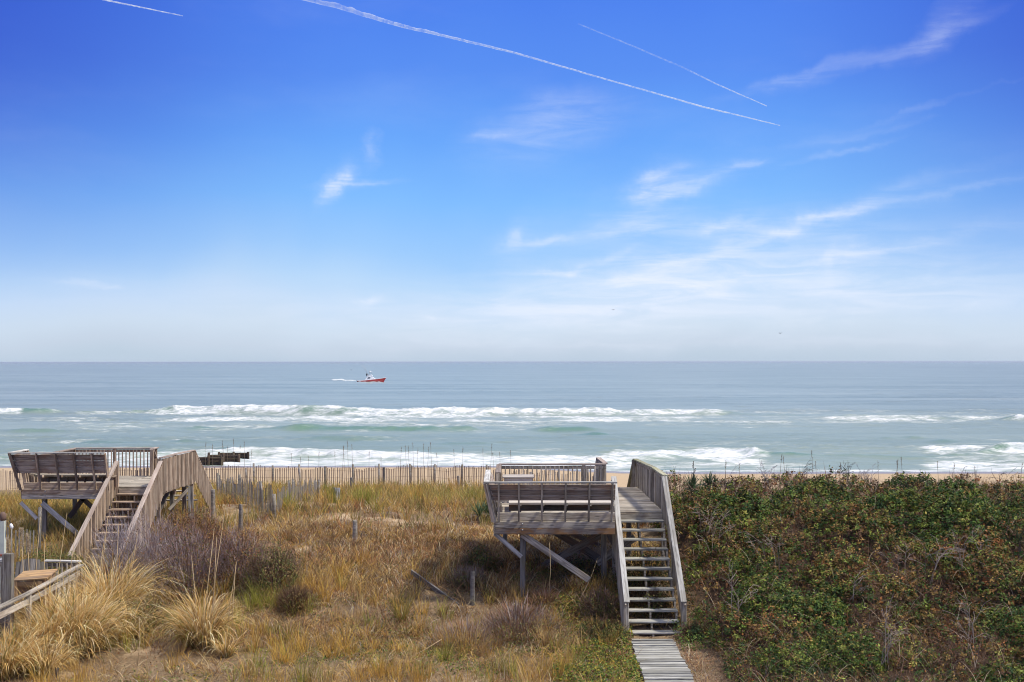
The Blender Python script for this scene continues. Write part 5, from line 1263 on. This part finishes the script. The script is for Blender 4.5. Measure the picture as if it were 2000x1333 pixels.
# ------------------------------------------------------------------ big golden grass clumps
def clump(px, Y, r, h, n_, lab, seed, canes=(), dark=.12):
    X = rx(px, Y); g = gz(X, Y); rng = np.random.default_rng(seed)
    root = thing('golden_grass_clump', (X, Y, g), lab, 'grass clump', 'golden ornamental grass clumps')
    a = rng.uniform(0, 6.28, n_); rr = r*.42*np.sqrt(rng.random(n_)); bx = X+np.cos(a)*rr; by = Y+np.sin(a)*rr
    outw = rr/(r*.42); lean = .02+.42*outw+rng.normal(0, .12, n_); curl = rng.uniform(.9, 2.7, n_)*(.6+.55*outw)
    odd = rng.random(n_) < .16; lean = np.where(odd, lean+rng.uniform(-.5, .9, n_), lean); curl = np.where(odd, rng.uniform(-1.0, 3.2, n_), curl)
    L = h*rng.uniform(.55, 1.25, n_)*(1+.15*outw)
    c_ = pick([(0.80, 0.58, 0.25), (0.70, 0.46, 0.16), (0.92, 0.76, 0.46), (0.30, 0.20, 0.08), (0.28, 0.26, 0.07), (0.52, 0.28, 0.09)], [3, 2.6, 2.4, 1.5, 1.0, .6], n_, rng, .2)
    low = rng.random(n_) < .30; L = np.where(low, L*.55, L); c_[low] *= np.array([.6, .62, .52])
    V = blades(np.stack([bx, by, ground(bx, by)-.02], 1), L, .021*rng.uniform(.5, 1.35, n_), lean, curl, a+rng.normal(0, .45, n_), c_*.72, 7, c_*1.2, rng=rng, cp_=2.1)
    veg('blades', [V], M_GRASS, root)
    for (dx, hh, ln) in canes:
        tube('cane', [(X+dx, Y, g), (X+dx+ln*.4, Y, g+hh*.5), (X+dx+ln, Y, g+hh)], [.011, .009, .004], M_CANE, root, 4)
M_CANE = plain('straw_cane', (0.52, 0.38, 0.20), .8, 0, .2)
clump(396, 25.3, .62, 1.18, 1500, 'round golden arching grass clump standing alone on the dirt', 1, [(.0, 2.6, .25), (.12, 3.1, .38), (.2, 2.4, .1), (-.1, 2.0, -.15), (.5, 1.9, .25), (.62, 1.8, .1)])
clump(150, 24.9, .95, 1.40, 2200, 'largest golden grass clump, at left above the sandy dirt', 2, [(-.2, 2.3, .3), (.1, 2.1, .1), (.35, 2.2, .2)])
clump(215, 27.2, .90, 1.65, 1700, 'golden grass clump rising behind the largest one', 3, [(.1, 2.4, .1), (-.3, 2.6, .25), (.35, 2.2, .3)])
clump(70, 26.0, .85, 1.25, 1300, 'golden grass clump in front of the wooden bin', 4, [(-.1, 2.8, .2), (.35, 2.9, .35), (.6, 2.5, .3), (.15, 2.3, .05)])
clump(10, 23.2, .85, .95, 1500, 'golden grass clump in the lower left corner', 5)
clump(85, 23.3, .6, .80, 900, 'low golden grass clump at the bottom left beside the black pipe', 6)
clump(0, 25.0, .8, 1.15, 1000, 'golden grass clump along the left edge over the railing', 7)
clump(250, 25.9, .5, .80, 520, 'small straw clump right of the largest golden clump', 8)
clump(98, 24.6, .75, 1.45, 1300, 'golden grass clump hiding the foot of the boardwalk handrail', 10)
clump(48, 23.9, .7, .95, 1000, 'golden grass clump below the near end of the boardwalk handrail', 11)
clump(440, 24.6, .3, .55, 260, 'small yellow tuft at the right foot of the round golden clump', 9)

# feathery seed plumes at the left edge
def plume(px, top, Y, h, lab, seed):
    X = rx(px, Y); g = gz(X, Y); zt = CZ-(top-HZ)*Y/F; rng = np.random.default_rng(seed)
    root = thing('plume_grass', (X, Y, g), lab, 'plume grass', 'feathery plume grasses at the left edge')
    tube('stem', [(X+.1, Y, g), (X+.06, Y, (g+zt)/2), (X, Y, zt)], [.012, .01, .006], M_CANE, root, 5)
    n_ = 420; t_ = rng.random(n_); b = np.stack([X+.03*t_, np.full(n_, Y), zt-t_*h], 1)
    veg('plume', [blades(b, rng.uniform(.05, .11, n_), .009, rng.uniform(.4, 1.4, n_), rng.uniform(.3, 1.2, n_), rng.uniform(0, 6.28, n_), pick([(0.62, 0.52, 0.38), (0.5, 0.4, 0.27)], [1, 1], n_, rng), 2, rng=rng)], M_GRASS, root)
plume(41, 1031, 26.5, .42, 'tall upright pale seed plume at the left edge', 1)
plume(53, 1043, 26.2, .40, 'drooping pale seed plume just right of the upright one', 2)
plume(14, 1050, 26.4, .35, 'shorter pale seed plume against the pale painted post', 3)

# ------------------------------------------------------------------ sea oats along the crest
def sea_oat_mesh(seed, h, dark):
    rng = np.random.default_rng(seed); R = random.Random(seed); bend = R.uniform(-.12, .12)
    vs, fs = tube_arrays([(0, 0, 0), (bend*.4, 0, h*.5), (bend, 0, h)], [.008, .007, .004], 4)
    me = bpy.data.meshes.new('stem'); me.from_pydata([tuple(v) for v in vs], [], fs); me.update()
    n_ = 26; t_ = rng.random(n_); b = np.stack([bend*(1-.2*t_), 0*t_, h-.0-t_*.28], 1)
    v, q_, tt_, c_ = blades(b, rng.uniform(.04, .08, n_), .014, rng.uniform(.2, 1.2, n_), rng.uniform(.3, 1.2, n_), rng.uniform(0, 6.28, n_), pick([(0.24, 0.18, 0.11), (0.34, 0.26, 0.16)], [1, 1], n_, rng), 2, rng=rng)
    return me, np_mesh('seed_head', v, q_, tt_, c_)
M_STALK = plain('dry_stalk', (0.28, 0.22, 0.15), .85, 0, .25)
oats = []
for s in range(6):
    a, b = sea_oat_mesh(300+s, 1.0, 0); a.materials.append(M_STALK); b.materials.append(M_GRASS); oats.append((a, b))
spots = [(401, 862), (416, 868), (430, 860), (440, 870), (447, 872), (459, 857), (468, 868), (478, 862), (487, 878), (573, 885), (590, 893), (605, 890), (622, 880), (655, 882), (667, 872), (675, 870), (682, 862), (690, 868), (720, 880), (745, 892), (779, 873), (796, 870), (801, 872), (809, 865), (815, 876), (828, 867), (833, 872), (845, 864), (856, 886), (889, 878), (903, 873), (944, 876), (956, 866), (967, 884), (979, 884), (1000, 880)]
spots += [(1416, 900), (1445, 905), (1520, 888), (1536, 892), (1590, 882), (1597, 902), (1640, 905), (1716, 902), (1747, 898), (1758, 900), (1765, 895), (1835, 902), (1862, 905), (1905, 912), (1990, 905)]
for i, (px, top) in enumerate(spots):
    Y = (random.uniform(50, 57) if px < 1100 else random.uniform(36, 39)); X = rx(px, Y); g = gz(X, Y)
    h = CZ-(top-HZ)*Y/F-g
    side = 'left of the grey platform' if px < 1100 else 'above the right thicket crest'
    root = thing('sea_oat', (X, Y, g), 'thin dry sea oat stalk against the sea '+side, 'sea oats', 'sea oat stalks '+side)
    a, b = oats[i % 6]
    M = Matrix.Translation((X, Y, g)) @ Matrix.Diagonal((1.0, 1.0, h, 1))
    attach(bpy.data.objects.new('stem', a), root, M)
    M2 = Matrix.Translation((X, Y, g+h-1.0)); attach(bpy.data.objects.new('seed_head', b), root, M2)

# stack of broken laths leaning by the tan walkover
t = thing('broken_lath_bundle', (rx(372, 36.6), 36.6, gz(rx(372, 36.6), 36.6)), 'bundle of broken grey laths leaning against the tan walkover ramp', 'lath bundle')
for k in range(12):
    R = random.Random(k); x0 = rx(376+R.uniform(-8, 10), 36.5); x1 = rx(371+R.uniform(-4, 4), 36.9)
    board('lath', (x0, 36.4+R.uniform(-.2, .1), gz(x0, 36.5)), (x1, 36.9, CZ-(948+R.uniform(0, 10)-HZ)*36.9/F), .036, .012, W_SLATG, t, up=(0, 1, 0))

# ------------------------------------------------------------------ sea haze
m, n = newmat('thin_sea_haze')
pv = n.n('ShaderNodeVolumePrincipled', {'Color': (0.86, 0.94, 1.0, 1), 'Density': 0.00006, 'Anisotropy': 0.2})
n.n('ShaderNodeOutputMaterial', {'Volume': pv.outputs[0]})
hv = [(x, y, z) for x in (-240000, 240000) for y in (-90, 95000) for z in (-25, 12.6)]
tag(pyobj('haze', hv, BOXF, m), 'thin pale sea haze softening the horizon', None, None, 'stuff')

# slanting dry canes lying in the foreground brush
for (x0, y0_, Y0, x1, y1_, Y1, lab) in [(789, 1290, 23.7, 862, 1249, 24.2, 'long pale dry cane lying slanted on the bare ground in the middle foreground'),
        (1167, 1091, 28.0, 1133, 1170, 27.0, 'thin slanted dry cane standing in the brush under the grey platform'),
        (1073, 1060, 26.9, 1071, 1165, 26.8, 'thin upright dry stalk in front of the grey platform brace'),
        (272, 1205, 23.6, 268, 1300, 23.4, 'single thin stalk standing on the dirt right of the largest golden clump'),
        (700, 1090, 30.0, 640, 1145, 28.8, 'faint bent cane in the brown grass left of the fallen board')]:
    o_ = tube('dry_cane', [PX(x0, y0_, Y0), PX((x0+x1)/2+3, (y0_+y1_)/2, (Y0+Y1)/2), PX(x1, y1_, Y1)], [.004, .006, .007], M_CANE, None, 5); tag(o_, lab, 'cane')
